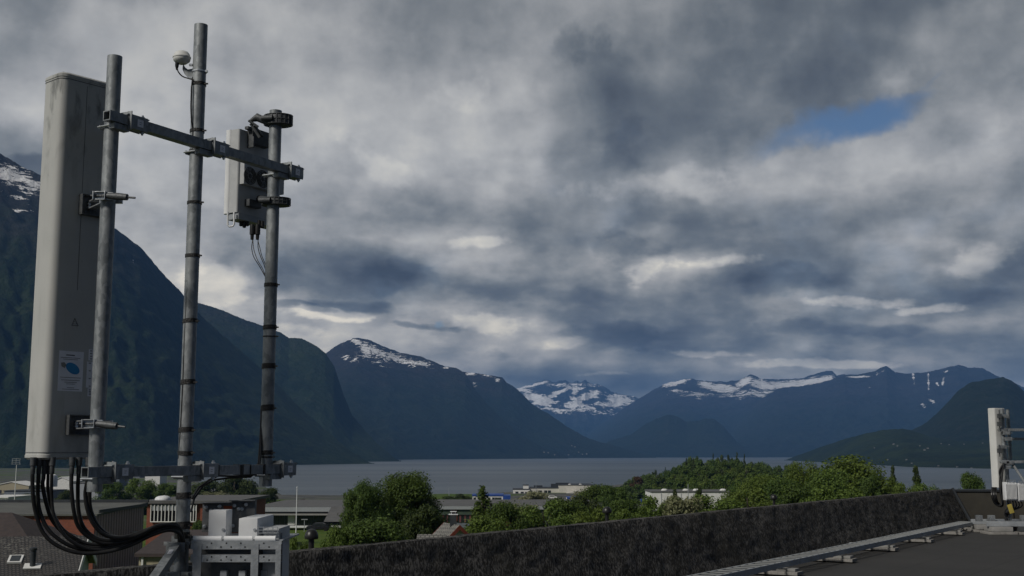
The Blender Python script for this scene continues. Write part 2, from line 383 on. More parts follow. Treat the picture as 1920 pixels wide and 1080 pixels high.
        o = bpy.data.objects.new(name, me); C.objects.link(o)
        if parent is not None: o.parent = parent
        else: o.location = off
        if label: o['label'] = label
        return o
def thing(name, label, cat, loc=(0, 0, 0), group=None, rz=0):
    o = bpy.data.objects.new(name, None); C.objects.link(o); o.location = loc; o.rotation_euler = (0, 0, rz)
    o.empty_display_size = .2
    o['label'] = label; o['category'] = cat
    if group: o['group'] = group
    return o
def tag(o, label, cat, group=None):
    o['label'] = label; o['category'] = cat
    if group: o['group'] = group
    return o
def struct(o, kind='structure'): o['kind'] = kind; return o
def mx(p, i=1): return p

# ------------------------------------------------------------------ ground and water
def interp(x, tab):
    if x <= tab[0][0]: return tab[0][1]
    for (a, b), (c, d) in zip(tab, tab[1:]):
        if x <= c: return b+(d-b)*(x-a)/(c-a)
    return tab[-1][1]
def pxaz(px): return atan2((px-960)/F, 1.012)
def azpx(a): return 960+F*1.012*tan(a)
SHORE = [(-3000, 6000), (-400, 6000), (250, 5200), (318, 2600), (345, 1300), (480, 1150), (530, 860), (640, 800), (820, 830), (960, 870), (1110, 930), (1170, 1150), (1230, 1300), (1460, 1250), (1520, 900), (1760, 720), (1950, 560), (2600, 500), (5000, 400)]
HGT = [(0, 17.5), (70, 18.6), (110, 18.9), (200, 17.0), (300, 13.5), (420, 9), (600, 5.5), (800, 3.6), (1500, 2.0), (9000, 1.5)]
def ground_z(x, y):
    r = math.hypot(x, y); a = atan2(x, max(y, 1e-3)) if y > 0 else (1.4 if x > 0 else -1.4)
    px = azpx(a) if abs(a) < 1.3 else (6000 if a > 0 else -3000)
    S = interp(px, SHORE); h = interp(r, HGT)
    # wooded knoll on the headland
    k = math.exp(-(((px-1370)/150)**2))*math.exp(-(((r-640)/170)**2)); h += 14*k
    h += 1.2*(noise.noise(Vector((x/60, y/60, .3))))*min(1, r/60)
    if r > S-40: h = h*max(0, (S-r)/40) if r < S else -min(5, (r-S)/12)
    return h
def polar_ground():
    rs = [2]; 
    while rs[-1] < 7000: rs.append(rs[-1]*1.045+.6)
    az = [R(-180+i*6) for i in range(25)]+[R(-30+i*.5) for i in range(1, 120)]+[R(30+i*6) for i in range(25)]
    vs = []; fs = []; n = len(az)
    for r in rs:
        for a in az:
            x, y = r*sin(a), r*cos(a); vs.append((x, y, ground_z(x, y)))
    for i in range(len(rs)-1):
        for j in range(n-1): fs.append((i*n+j, (i+1)*n+j, (i+1)*n+j+1, i*n+j+1))
    b = MB(); b.v = [Vector(v) for v in vs]; b.f = fs
    m = bpy.data.materials.new('ground_cover'); m.use_nodes = True; N = NT(m.node_tree); bs = N.n['Principled BSDF']
    t = N.new('ShaderNodeTexCoord').outputs['Object']
    big = N.noise(t, .011, 5, .6, .3); mid = N.noise(t, .12, 6, .65); fine = N.noise(t, 2.5, 4, .6)
    c = N.mix(N.mr(mid, .35, .65), (.055, .105, .014), (.10, .135, .022))
    c = N.mix(N.mr(fine, .3, .7, 0, .5), c, (.03, .05, .012))
    gy = N.new('ShaderNodeSeparateXYZ'); N.put(gy.inputs[0], t); far_ = N.mr(gy.outputs[1], 260, 420)
    c = N.mix(N.m('MULTIPLY', far_, N.mr(big, .41, .49)), c, N.mix(N.mr(mid, .4, .6), (.06, .062, .06), (.12, .12, .11)))
    N.put(bs.inputs['Base Color'], c); bs.inputs['Roughness'].default_value = .95; bs.inputs['Specular IOR Level'].default_value = .1
    o = b.build('ground', m, loc=(0, 0, 0)); struct(o)
polar_ground()
def water():
    L = 24000; b = MB(); b.v = [Vector(v) for v in ((-L, -L, 0), (L, -L, 0), (L, L, 0), (-L, L, 0))]; b.f = [(0, 1, 2, 3)]
    m = bpy.data.materials.new('fjord_water'); m.use_nodes = True; N = NT(m.node_tree); bs = N.n['Principled BSDF']
    bs.inputs['Base Color'].default_value = (.050, .066, .080, 1); bs.inputs['Specular IOR Level'].default_value = .5; bs.inputs['IOR'].default_value = 1.33
    t = N.new('ShaderNodeTexCoord').outputs['Object']
    pat = N.noise(N.mapping(t, (.35, 1, 1)), .0022, 6, .6, .4)
    N.put(bs.inputs['Roughness'], N.mr(pat, .4, .62, .34, .42))
    h = N.m('ADD', N.noise(t, .35, 5, .6), N.m('MULTIPLY', N.noise(t, .03, 4, .6), 5))
    bn = N.new('ShaderNodeBump'); bn.inputs['Strength'].default_value = .5; bn.inputs['Distance'].default_value = .7
    N.put(bn.inputs['Height'], h); N.put(bs.inputs['Normal'], bn.outputs[0])
    o = b.build('water', m, loc=(0, 0, 0), smooth=False); struct(o)
water()

# ------------------------------------------------------------------ mountains
def mtn_mat(name, low, low2, rock, rock2, zrock, snow_amp=.9, sscale=.006, wood=.004, srot=0):
    m = bpy.data.materials.new(name); m.use_nodes = True; N = NT(m.node_tree); b = N.n['Principled BSDF']
    t = N.new('ShaderNodeTexCoord').outputs['Object']
    s = N.new('ShaderNodeSeparateXYZ'); N.put(s.inputs[0], t); z = s.outputs[2]
    n = N.noise(t, wood, 7, .65); n2 = N.noise(N.mapping(t, (1, 1, .35)), wood*3.5, 6, .7, .3)
    zj = N.m('ADD', z, N.m('MULTIPLY', N.m('SUBTRACT', n2, .5), zrock*.9))
    cl_ = N.mix(N.mr(n, .35, .62), low, low2); cr = N.mix(N.mr(n2, .35, .65), rock, rock2)
    c = N.mix(N.mr(zj, zrock*.75, zrock*1.25), cl_, cr)
    n5 = N.noise(N.mapping(t, (1, 1, .5)), wood*16, 6, .72, .6)
    c = N.mix(N.mr(n5, .52, .72, 0, .40), c, tuple(x*1.5 for x in rock2)); c = N.mix(N.mr(n5, .50, .34, 0, .6), c, tuple(x*.45 for x in low))
    at = N.new('ShaderNodeAttribute'); at.attribute_name = 'snow'
    sn = N.noise(N.mapping(N.mapping(t, (1, 1, 1), (0, R(srot), 0)), (.55, .8, 2.4)), sscale, 8, .68, .8)
    sn2 = N.noise(N.mapping(t, (.7, 1, 1.5)), sscale*5, 6, .65)
    f = N.m('ADD', at.outputs['Fac'], N.m('ADD', N.m('MULTIPLY', N.m('SUBTRACT', sn, .5), snow_amp), N.m('MULTIPLY', N.m('SUBTRACT', sn2, .5), snow_amp*.45)))
    c = N.mix(N.m('MULTIPLY', N.mr(f, .50, .60), N.mr(at.outputs['Fac'], .16, .26)), c, (.95, .95, .96))
    N.put(b.inputs['Base Color'], c); b.inputs['Roughness'].default_value = .95; b.inputs['Specular IOR Level'].default_value = .08
    bn = N.new('ShaderNodeBump'); bn.inputs['Strength'].default_value = 1.0; bn.inputs['Distance'].default_value = .14/wood
    N.put(bn.inputs['Height'], N.noise(N.mapping(t, (1, 1, .6)), wood*3, 9, .7)); N.put(b.inputs['Normal'], bn.outputs[0])
    return m
def mountain(name, crest, foot, m, cols=300, rows=70, amp=.10, freq=14, prof=1.1, seed=0, snow=(), jag=1.2, back=1.5, snowline=None):
    """a real ridge: slope rising from the shore to the crest and falling again behind it"""
    p0, p1 = crest[0][0], crest[-1][0]; vs = []; sn = []; nb = 8
    for i in range(cols+1):
        px = p0+(p1-p0)*i/cols
        yc = interp(px, [(a, b) for a, b, d in crest]); dc = interp(px, [(a, d) for a, b, d in crest]); df = interp(px, foot)
        yj = yc+jag*(noise.noise(Vector((px*.09, seed, 0)))+.6*noise.noise(Vector((px*.31, seed, 2)))-.2)
        top = P(px, yc, dc); dirx = top.x/top.y; H = max(top.z, .2); dH = P(px, yj, dc).z-top.z
        for j in range(rows+1):
            s = (j/rows); s = 1-(1-s)**1.35
            Y = df+(dc-df)*s
            q = Vector((px/2245*freq, s*freq*.32, seed))
            g_ = 1-abs(noise.noise(q))*2; g2 = 1-abs(noise.noise(q*2.3+Vector((3, 1, 0))))*2; g3 = noise.noise(q*6)
            d = (g_*.55+g2*.3+g3*.3-.45)*amp*(min(1, s*5))*(1-s)**.55
            z = H*(s**prof+d)+dH*s**9 if s > 0 else -4
            vs.append(Vector((dirx*Y, Y, z if j else -4)))
            # snow field value at this vertex
            v = 0
            if snow:
                dd = Vector((dirx*Y, Y, z-E)); u = (dd.z*cos(PITCH)-dd.y*sin(PITCH))/(dd.y*cos(PITCH)+dd.z*sin(PITCH)); py = 540-F*u
                for (bx, by, rx, ry, an, wgt) in snow:
                    c_, s_ = cos(an), sin(an); ex, ey = px-bx, py-by
                    a_ = (ex*c_+ey*s_)/rx; b_ = (-ex*s_+ey*c_)/ry
                    v = max(v, wgt*math.exp(-(a_*a_+b_*b_)))
            sn.append(v)
        for j in range(1, nb+1):
            s = j/nb; Y = dc+(dc-df)*(back-.5)*s
            vs.append(Vector((dirx*Y, Y, (H+dH)*(1-s**1.3*(1 if j < nb else 1))*(1-.1*abs(noise.noise(Vector((px*.02, s*3, seed)))))-(6 if j == nb else 0)))); sn.append(sn[-1]*.8)
    k = rows+1+nb; b = MB(); b.v = vs
    b.f = [(i*k+j, (i+1)*k+j, (i+1)*k+j+1, i*k+j+1) for i in range(cols) for j in range(k-1)]
    o = b.build(name, m, loc=(0, 0, 0)); o.data.polygons.foreach_set('use_smooth', [True]*len(o.data.polygons))
    a = o.data.attributes.new('snow', 'FLOAT', 'POINT'); a.data.foreach_set('value', sn)
    struct(o); return o
FG, FG2 = (.008, .018, .008), (.026, .040, .013)
RK, RK2 = (.022, .022, .024), (.045, .043, .043)
M_near = mtn_mat('forested_slope', FG, FG2, RK, RK2, 620, 2.0, .022, .004)
M_mid = mtn_mat('mid_mountain', (.009, .018, .011), (.017, .027, .014), (.018, .017, .019), (.036, .031, .030), 480, 2.7, .020, .0016, 24)
M_far = mtn_mat('far_mountain', (.010, .018, .012), (.016, .024, .015), (.020, .021, .025), (.038, .038, .042), 500, 2.0, .010, .0010)
M_far3 = mtn_mat('high_snowy_rock', (.010, .018, .012), (.016, .024, .015), (.020, .021, .025), (.038, .038, .042), 500, 2.6, .0050, .0010)
M_fl = mtn_mat('foreland_slope', (.008, .017, .009), (.026, .040, .014), (.007, .014, .009), (.012, .019, .011), 190, .5, .01, .0045)
mountain('mountain', [(-700, 60, 3600), (-300, 120, 3600), (-80, 225, 3600), (0, 288, 3600), (40, 312, 3600), (75, 328, 3600), (140, 375, 3650), (215, 428, 3700), (265, 465, 3800), (305, 513, 3900), (339, 547, 3950), (352, 566, 3980), (385, 600, 3990), (430, 640, 4000), (500, 700, 4000), (560, 762, 3950), (610, 806, 3900), (660, 848, 3700), (690, 866, 3600), (702, 870, 3560)],
         [(-700, 2000), (0, 2250), (300, 2400), (500, 3000), (690, 3450)], M_near, 420, 90, .085, 22, 1.05, 3.1,
         snow=[(15, 325, 60, 22, .3, .78), (60, 350, 34, 20, .3, .70), (30, 368, 50, 12, .3, .55), (45, 395, 40, 8, .2, .42), (-60, 300, 80, 40, .2, .7), (95, 390, 30, 8, .2, .36), (251, 487, 3, 10, 0, .62)], jag=2.0)
mountain('mountain_ridge', [(300, 540, 5200), (339, 552, 5200), (367, 567, 5200), (406, 578, 5200), (452, 597, 5200), (497, 612, 5200), (525, 623, 5200), (542, 634, 5200), (565, 634, 5200), (587, 645, 5150), (610, 662, 5100), (627, 688, 5050), (644, 739, 5000), (660, 778, 4950), (683, 806, 4900), (711, 835, 4800), (732, 853, 4700), (752, 866, 4650)],
         [(300, 3900), (500, 4100), (690, 4350), (752, 4500)], M_near, 300, 70, .09, 20, 1.1, 7.7, jag=1.3)
mountain('mountain', [(560, 700, 8200), (610, 663, 8200), (633, 647, 8200), (653, 637, 8200), (670, 633, 8200), (693, 638, 8200), (720, 650, 8200), (747, 660, 8200), (787, 668, 8150), (813, 678, 8100), (833, 687, 8000), (857, 690, 7900), (872, 700, 7800), (882, 716, 7700), (900, 742, 7600), (935, 780, 7500), (975, 815, 7400), (1020, 840, 7300), (1065, 857, 7200)],
         [(560, 5500), (740, 5700), (900, 6400), (1065, 7000)], M_mid, 460, 90, .09, 16, 1.08, 11.3,
         snow=[(670, 641, 20, 6, .35, .85), (686, 655, 22, 12, 1.0, .84), (708, 660, 48, 11, .42, .74), (745, 672, 56, 10, .30, .72), (790, 682, 26, 7, .2, .70), (655, 672, 22, 6, .3, .50), (668, 672, 14, 5, -.6, .56), (700, 676, 40, 6, .4, .5), (645, 640, 10, 4, -.8, .6), (835, 690, 8, 2, 0, .55)], jag=1.2)
mountain('mountain_ridge', [(820, 720, 9000), (867, 697, 9000), (900, 701, 9000), (927, 705, 9000), (942, 708, 8950), (950, 717, 8900), (970, 730, 8850), (1000, 760, 8800), (1030, 777, 8700), (1063, 800, 8600), (1093, 817, 8500), (1120, 828, 8400), (1147, 834, 8350), (1200, 850, 8300), (1230, 858, 8200)],
         [(820, 7300), (1000, 7500), (1120, 7600), (1230, 7900)], M_mid, 300, 60, .08, 22, 1.15, 15.9,
         snow=[(880, 700, 14, 4, .1, .66), (915, 705, 18, 4, .1, .5), (890, 720, 7, 6, .8, .52), (932, 712, 8, 4, .5, .48)], jag=1.0)
mountain('snowy_mountain', [(900, 760, 20000), (945, 735, 20000), (968, 728, 20000), (997, 722, 20000), (1013, 715, 20000), (1028, 713, 20000), (1040, 718, 20000), (1052, 716, 20000), (1060, 713, 20000), (1073, 717, 20000), (1082, 714, 20000), (1090, 717, 20000), (1097, 713, 20000), (1103, 718, 20000), (1113, 724, 20000), (1120, 720, 20000), (1127, 722, 20000), (1140, 731, 20000), (1153, 737, 20000), (1177, 740, 20000), (1197, 747, 20000), (1240, 770, 20000), (1300, 800, 20000)],
         [(900, 14000), (1300, 14500)], M_far3, 420, 120, .15, 46, 1.1, 21.4, back=.9,
         snow=[(998, 722, 34, 5, -.22, 0.96), (982, 733, 20, 9, .3, 0.98), (1012, 750, 34, 12, .25, 1.12), (1042, 738, 34, 5, -.42, 1.00), (1080, 733, 14, 7, -.6, 0.90), (1105, 742, 26, 8, -.25, 1.02), (1075, 758, 22, 12, -.5, 0.92), (1100, 765, 34, 7, .2, 0.84), (1160, 748, 32, 10, .1, 1.02), (1150, 760, 40, 6, .1, 0.76), (1120, 772, 56, 7, .1, 0.68), (1040, 768, 50, 6, .15, 0.70), (1060, 722, 80, 6, 0, 0.54)], jag=2.6)
mountain('far_ridge', [(1060, 842, 16000), (1100, 815, 16000), (1120, 800, 16000), (1147, 783, 16000), (1173, 763, 16000), (1203, 744, 16000), (1230, 729, 16000), (1249, 719, 16000), (1296, 710, 16000), (1315, 714, 16000), (1361, 716, 16000), (1388, 712, 16000), (1407, 702, 16000), (1427, 710, 16000), (1457, 712, 16000), (1504, 710, 16000), (1538, 698, 16000), (1560, 695, 16000), (1569, 704, 16000), (1583, 701, 16000), (1604, 708, 16000), (1700, 730, 16000)],
         [(1060, 9500), (1700, 10500)], M_far, 460, 100, .08, 24, 1.12, 27.2,
         snow=[(1270, 716, 34, 7, -.25, .92), (1325, 722, 20, 9, .3, .86), (1350, 727, 50, 9, .1, .84), (1395, 716, 24, 8, -.5, .92), (1430, 722, 34, 12, .3, .86), (1475, 722, 58, 10, 0, .86), (1520, 716, 44, 9, -.2, .92), (1548, 713, 24, 9, -.4, .85), (1309, 742, 9, 12, .2, .62), (1400, 738, 110, 12, 0, .56), (1300, 738, 60, 10, 0, .5), (1265, 733, 18, 5, 0, .5)], jag=1.8)
mountain('far_mountain', [(1360, 800, 13000), (1420, 752, 13000), (1460, 728, 13000), (1520, 722, 13000), (1560, 712, 13000), (1583, 702, 13000), (1604, 703, 13000), (1635, 698, 13000), (1652, 690, 13000), (1662, 686, 13000), (1679, 699, 13000), (1704, 701, 13000), (1739, 698, 13000), (1773, 690, 13000), (1797, 684, 13000), (1820, 690, 13000), (1843, 691, 13000), (1870, 706, 13000), (1893, 716, 13000), (1920, 726, 13000), (2000, 760, 13000), (2300, 790, 13000)],
         [(1360, 9000), (2300, 9200)], M_far, 460, 90, .10, 30, 1.15, 33.8,
         snow=[(1612, 706, 26, 3, -.05, .74), (1650, 698, 16, 2.5, -.5, .5), (1712, 703, 2.6, 24, -.08, .68), (1740, 712, 2.6, 30, .03, .72), (1745, 752, 12, 4, .7, .66), (1728, 760, 9, 5, .5, .7), (1757, 722, 3, 12, -.5, .66), (1767, 716, 3, 14, .2, .70), (1730, 698, 14, 2.5, .1, .6), (1775, 696, 10, 2.5, -.2, .56), (1630, 727, 5, 2, 0, .5), (1606, 726, 8, 2, 0, .5)], jag=1.6)
mountain('hill', [(1090, 852, 9900), (1147, 826, 9900), (1180, 816, 9900), (1203, 800, 9900), (1230, 785, 9900), (1253, 778, 9900), (1270, 781, 9900), (1288, 791, 9900), (1307, 789, 9900), (1326, 785, 9900), (1340, 786, 9900), (1357, 800, 9800), (1380, 827, 9600), (1411, 850, 9400), (1440, 860, 9200)],
         [(1090, 8600), (1440, 8700)], M_mid, 240, 50, .08, 22, 1.15, 41.3, jag=1.4)
mountain('hill', [(1560, 850, 4900), (1640, 826, 4900), (1700, 812, 4900), (1731, 796, 4900), (1758, 775, 4900), (1781, 750, 4900), (1800, 729, 4900), (1820, 718, 4900), (1850, 712, 4900), (1881, 707, 4900), (1897, 714, 4900), (1908, 723, 4900), (1925, 738, 4900), (1980, 770, 4900), (2100, 790, 4900), (2500, 800, 4900)],
         [(1560, 3900), (2500, 3400)], M_mid, 260, 60, .07, 20, 1.2, 47.7, jag=1.4)
mountain('foreland', [(1470, 864, 5400), (1507, 850, 5000), (1546, 836, 4700), (1585, 823, 4500), (1623, 813, 4300), (1658, 806, 4200), (1692, 804, 4100), (1712, 808, 4100), (1740, 818, 4000), (1800, 828, 3800), (1850, 826, 3700), (1920, 822, 3600), (2300, 815, 3500)],
         [(1470, 5200), (1560, 3700), (1700, 2650), (1850, 2350), (2300, 2100)], M_fl, 300, 50, .10, 26, 1.2, 52.9, jag=1.2)

# ------------------------------------------------------------------ trees
def leaf_mat(name, c1, c2, c3):
    m = bpy.data.materials.new(name); m.use_nodes = True; N = NT(m.node_tree); b = N.n['Principled BSDF']
    g_ = N.new('ShaderNodeNewGeometry'); oi = N.new('ShaderNodeObjectInfo')
    t = N.new('ShaderNodeTexCoord').outputs['Object']
    n = N.noise(t, .9, 4, .6)
    f = N.m('ADD', N.m('MULTIPLY', g_.outputs['Random Per Island'], .55), N.m('MULTIPLY', n, .6))
    c = N.mix(N.mr(f, .2, .85), c1, c2)
    c = N.mix(N.m('MULTIPLY', oi.outputs['Random'], .55), c, c3)
    N.put(b.inputs['Base Color'], c); b.inputs['Roughness'].default_value = .6; b.inputs['Specular IOR Level'].default_value = .25
    tr = N.new('ShaderNodeBsdfTranslucent'); N.put(tr.inputs[0], c); mx_ = N.new('ShaderNodeMixShader'); mx_.inputs[0].default_value = .3
    N.l.new(b.outputs[0], mx_.inputs[1]); N.l.new(tr.outputs[0], mx_.inputs[2])
    N.l.new(mx_.outputs[0], N.n['Material Output'].inputs[0]); return m
L_MID = leaf_mat('leaves_green', (.026, .054, .014), (.105, .170, .036), (.078, .105, .016))
L_LIGHT = leaf_mat('leaves_light_green', (.044, .080, .016), (.145, .215, .040), (.110, .14, .020))
L_DARK = leaf_mat('leaves_dark_green', (.024, .042, .014), (.075, .105, .026), (.05, .065, .018))
L_COPPER = leaf_mat('leaves_copper', (.05, .03, .02), (.11, .06, .03), (.06, .045, .02))
L_BLOSSOM = leaf_mat('leaves_blossom', (.16, .17, .09), (.30, .30, .17), (.13, .14, .06))
def crown_mesh(name, m, h, wd, nl, ls, seed, kind='round', base=.18, nclump=26):
    """crown of many small leaf faces gathered in clumps round the limbs; local origin at the trunk base"""
    rnd = random.Random(seed); cl_ = []; limbs = []
    for i in range(nclump):
        t = rnd.random()
        if kind == 'round':
            zf = base+(1-base)*(t**.8); env = math.sin(pi*min(1, max(.05, (zf-base*.6)/(1.06-base*.6))))**.6
            rad = wd/2*env*(.35+.55*rnd.random()**.5); cr = wd*.17*(.7+.6*rnd.random())
        elif kind == 'column':
            zf = .08+.9*t; rad = wd/2*.45*rnd.random()*(1-.6*zf); cr = wd*.46*(1.1-.6*zf)*(.7+.5*rnd.random())
        else:
            zf = .08+.92*((i+.5)/nclump); rad = wd/2*(1-zf)**.85*(.45+.40*rnd.random()); cr = wd*.25*(1.06-.88*zf)*(.7+.5*rnd.random())
        a = rnd.random()*2*pi; c = Vector((rad*cos(a), rad*sin(a), zf*h-cr*.6)); cl_.append((c, cr)); limbs.append(c)
    vs = []; fs = []; tot = sum(c[1]**2 for c in cl_)
    for c, cr in cl_:
        k = int(nl*cr*cr/tot)
        ph = rnd.random()*6
        for _ in range(k):
            d = Vector((rnd.gauss(0, 1), rnd.gauss(0, 1), rnd.gauss(0, 1))).normalized()
            lump = 1+.28*noise.noise(d*2.3+Vector((ph, seed, 0)))
            r = cr*lump*(rnd.random()**.33)*(1.0 if rnd.random() < .9 else 1.25)
            p = c+Vector((d.x*r, d.y*r, d.z*r*(.85 if kind == 'round' else 1.1)))
            if kind == 'cone': p.z -= .25*math.hypot(p.x, p.y)
            nrm = (d+Vector((rnd.gauss(0, .6), rnd.gauss(0, .6), rnd.gauss(0, .6)+.3))).normalized()
            u = nrm.cross(Vector((rnd.gauss(0, 1), rnd.gauss(0, 1), rnd.gauss(0, 1)))).normalized(); v = nrm.cross(u)
            s = ls*(.55+.9*rnd.random()); o = len(vs)
            vs += [p-u*s, p-v*s*.55+nrm*s*.15, p+u*s, p+v*s*.55+nrm*s*.1]; fs.append((o, o+1, o+2, o+3))
    me = bpy.data.meshes.new(name); me.from_pydata(vs, [], fs); me.materials.append(m)
    b = MB(); tr = wd*.030+.03
    b.tube([(0, 0, -.5), (.03*wd, 0, h*.25), (-.02*wd, .02*wd, h*.5), (0, 0, h*.86)], tr, 8, rs=[tr*1.3, tr, tr*.7, tr*.15])
    for c in limbs[::2]:
        z0 = h*.2+(c.z-h*.2)*.45; b.tube([(0, 0, z0), c*.55+Vector((0, 0, z0*.45)), c], tr*.35, 5, rs=[tr*.45, tr*.3, tr*.08])
    return me, b
PROTO = {}
def tree_proto(key, *a, **k):
    me, b = crown_mesh('crown', *a, **k); tm = bpy.data.meshes.new('trunk'); tm.from_pydata(b.v, [], b.f); tm.materials.append(BARK)
    PROTO[key] = (me, tm, a[1], a[2])
def tree(key, px, ytop, Y, wpx, label, cat='tree', name='tree', group=None, rz=None, zb=None):
    me, tm, h0, w0 = PROTO[key]; ytop -= 5 if key in ('r1', 'r2', 'cone', 'blos') and 870 < px < 1760 else 0; top = P(px, ytop, Y); gz = ground_z(top.x, top.y) if zb is None else zb
    h = max(1.0, top.z-gz); wd = wpx/F*Y*(1.3 if key in ('r1', 'r2', 'r3', 'r4', 'blos', 'cone') else 1.0)
    root = thing(name, label, cat, (top.x, top.y, gz), group)
    root.rotation_euler.z = rz if rz is not None else random.Random(int(px*7+Y)).random()*6.28
    root.scale = (wd/w0, wd/w0, h/h0)
    for nm, dt in (('crown', me), ('trunk', tm)):
        o = bpy.data.objects.new(nm, dt); C.objects.link(o); o.parent = root
    return root
tree_proto('big', L_MID, 9, 6.2, 52000, .088, 3, nclump=80, base=.10)
tree_proto('birch', L_MID, 9, 6.2, 42000, .085, 8, nclump=60, base=.12)
tree_proto('r1', L_MID, 8, 7, 18000, .14, 11, base=.06, nclump=44)
tree_proto('r2', L_LIGHT, 8, 7, 18000, .14, 12, base=.04, nclump=42)
tree_proto('r3', L_DARK, 8, 7, 14000, .16, 13, base=.08, nclump=26)
tree_proto('r4', L_LIGHT, 9, 8, 22000, .14, 14, base=.12, nclump=46)
tree_proto('cone', L_MID, 9, 4.5, 14000, .12, 15, kind='cone', nclump=64)
tree_proto('dcone', L_DARK, 12, 5, 3500, .30, 16, kind='cone', nclump=40)
tree_proto('f1', L_MID, 10, 9, 2600, .42, 17, base=.02, nclump=22)
tree_proto('f2', L_LIGHT, 10, 9, 2600, .42, 18, base=.02, nclump=20)
tree_proto('f3', L_DARK, 10, 9, 2600, .42, 19, base=.02, nclump=22)
tree_proto('cop', L_COPPER, 10, 9, 2600, .42, 20, base=.05, nclump=18)
tree_proto('pop', L_DARK, 12, 2.4, 6000, .20, 21, kind='column', nclump=30)
tree_proto('blos', L_BLOSSOM, 6, 6, 5000, .16, 22, base=.05, nclump=22)
# trees just beyond the roof
tree('big', 763, 883, 112, 132, 'tallest leafy tree right of the mast with a broad domed crown')
tree('birch', 688, 899, 108, 84, 'round green tree touching the left side of the tallest tree')
tree('r1', 665, 925, 104, 50, 'lower dark green tree at the left edge of the big tree clump')
tree('r2', 636, 985, 88, 56, 'bright green bush in front of the big trees beside the lawn', 'bush', 'bush')
tree('r1', 700, 975, 90, 120, 'shadowy green bush at the foot of the big tree clump', 'bush', 'bush')
tree('r3', 800, 945, 104, 70, 'dark tree under the right side of the tallest tree')
tree('cone', 905, 915, 120, 92, 'pointed conifer-shaped green tree in front of the blue roofed building')
tree('r1', 948, 948, 114, 66, 'rounded green tree touching the right of the pointed tree')
tree('r2', 915, 972, 100, 100, 'leafy green bush below the pointed tree at the parapet', 'bush', 'bush')
tree('blos', 985, 950, 122, 56, 'pale yellow-green tree with dry twigs right of the pointed tree')
tree('r2', 1018, 946, 118, 90, 'yellow-green shrub behind the middle of the parapet', 'bush', 'bush')
tree('r1', 1062, 942, 128, 90, 'dense green tree in front of the long grey flat roof')
tree('r3', 1095, 930, 150, 60, 'dark green tree below the grey factory by the water')
tree('r1', 1120, 915, 240, 62, 'green tree at the right end of the pale factory')
tree('r1', 1150, 918, 230, 56, 'green tree between the factory and the wooded hill')
tree('r2', 1110, 958, 112, 76, 'light green bush left of the black ball vent', 'bush', 'bush')
tree('r1', 1170, 942, 128, 70, 'mid green tree right of the black ball vent')
tree('r2', 1180, 960, 112, 70, 'light green bush right of the black ball vent at the parapet', 'bush', 'bush')
tree('r2', 1236, 936, 130, 86, 'olive bush below the white shed on the hill side', 'bush', 'bush')
tree('blos', 1285, 935, 125, 80, 'white blossoming bush below the long white shed', 'bush', 'bush')
tree('r2', 1335, 934, 135, 110, 'broad yellow-green bush below the long white shed', 'bush', 'bush')
tree('r3', 1262, 915, 200, 14, 'dark green bush right under the long white shed', 'bush', 'bush')
tree('r3', 1309, 910, 210, 15, 'dark green tree standing before the right half of the long white shed')
tree('r2', 1268, 938, 150, 70, 'olive bush hiding the foot of the long white shed', 'bush', 'bush')
tree('r1', 1392, 918, 220, 40, 'leafy tree hiding the right end of the long white shed')
tree('r2', 1206, 953, 150, 60, 'bush beside the small blue sign', 'bush', 'bush')
tree('r2', 1400, 922, 150, 90, 'yellow-green tree left of the small dark vent cap')
tree('r4', 1425, 895, 190, 90, 'round light green tree in front of the wooded hill')
tree('r4', 1432, 890, 215, 80, 'large light green tree at the right foot of the wooded hill')
tree('r1', 1468, 905, 165, 76, 'mid green tree right above the parapet centre right')
tree('r4', 1505, 866, 240, 66, 'narrow rounded green tree left of the spreading tree')
tree('r4', 1592, 856, 175, 128, 'large spreading light green tree with open branches')
tree('r4', 1552, 880, 165, 90, 'bulky light green tree leaning on the left of the spreading tree')
tree('r1', 1500, 915, 140, 80, 'mid green bush at the parapet left of the spreading tree', 'bush', 'bush')
tree('r2', 1565, 915, 130, 110, 'bright green bush below the spreading tree', 'bush', 'bush')
tree('r1', 1628, 898, 170, 46, 'dense green tree right below the spreading tree')
tree('r2', 1664, 902, 180, 42, 'light green bush beneath the thinner poplar', 'bush', 'bush')
tree('r2', 1698, 911, 150, 56, 'light green bush between the two dark poplars', 'bush', 'bush')
tree('r2', 1736, 912, 150, 60, 'low bright green bush at the right end of the tree row', 'bush', 'bush')
tree('pop', 1673, 863, 210, 15, 'thin dark columnar tree left of the other columnar tree', group='columnar trees by the water')
tree('pop', 1717, 864, 200, 22, 'thicker dark columnar tree right of the thin one', group='columnar trees by the water')
tree('r1', 1822, 889, 160, 44, 'single small round tree right of the tree row against the water')
tree('r3', 440, 892, 420, 66, 'largest dark tree behind the lower boom by the shore')
tree('r3', 400, 900, 430, 60, 'dark tree left of the largest one behind the lower boom')
tree('r3', 500, 914, 400, 46, 'dark tree beneath the lower end of the right pole')
tree('blos', 400, 922, 400, 60, 'pale blossoming bush in front of the dark shore trees', 'bush', 'bush')
tree('blos', 488, 938, 260, 28, 'pale green bush beside the dark radio plates', 'bush', 'bush')
tree('r1', 208, 902, 420, 46, 'bright green tree right of the antenna bottom bracket')
tree('r2', 264, 897, 430, 50, 'light green tree between the left and centre pole')
tree('r1', 314, 908, 420, 44, 'green tree just left of the centre pole')
tree('r3', 120, 918, 420, 30, 'dark bush seen between the hanging antenna cables', 'bush', 'bush')
tree('r3', 60, 925, 500, 40, 'dark bush in front of the white gabled hall', 'bush', 'bush')
tree('r1', 370, 978, 120, 26, 'small green bush beside the brick wall near the centre pole', 'bush', 'bush')
tree('r2', 560, 1006, 70, 44, 'low bush in the lawn under the larger black ball vent', 'bush', 'bush')
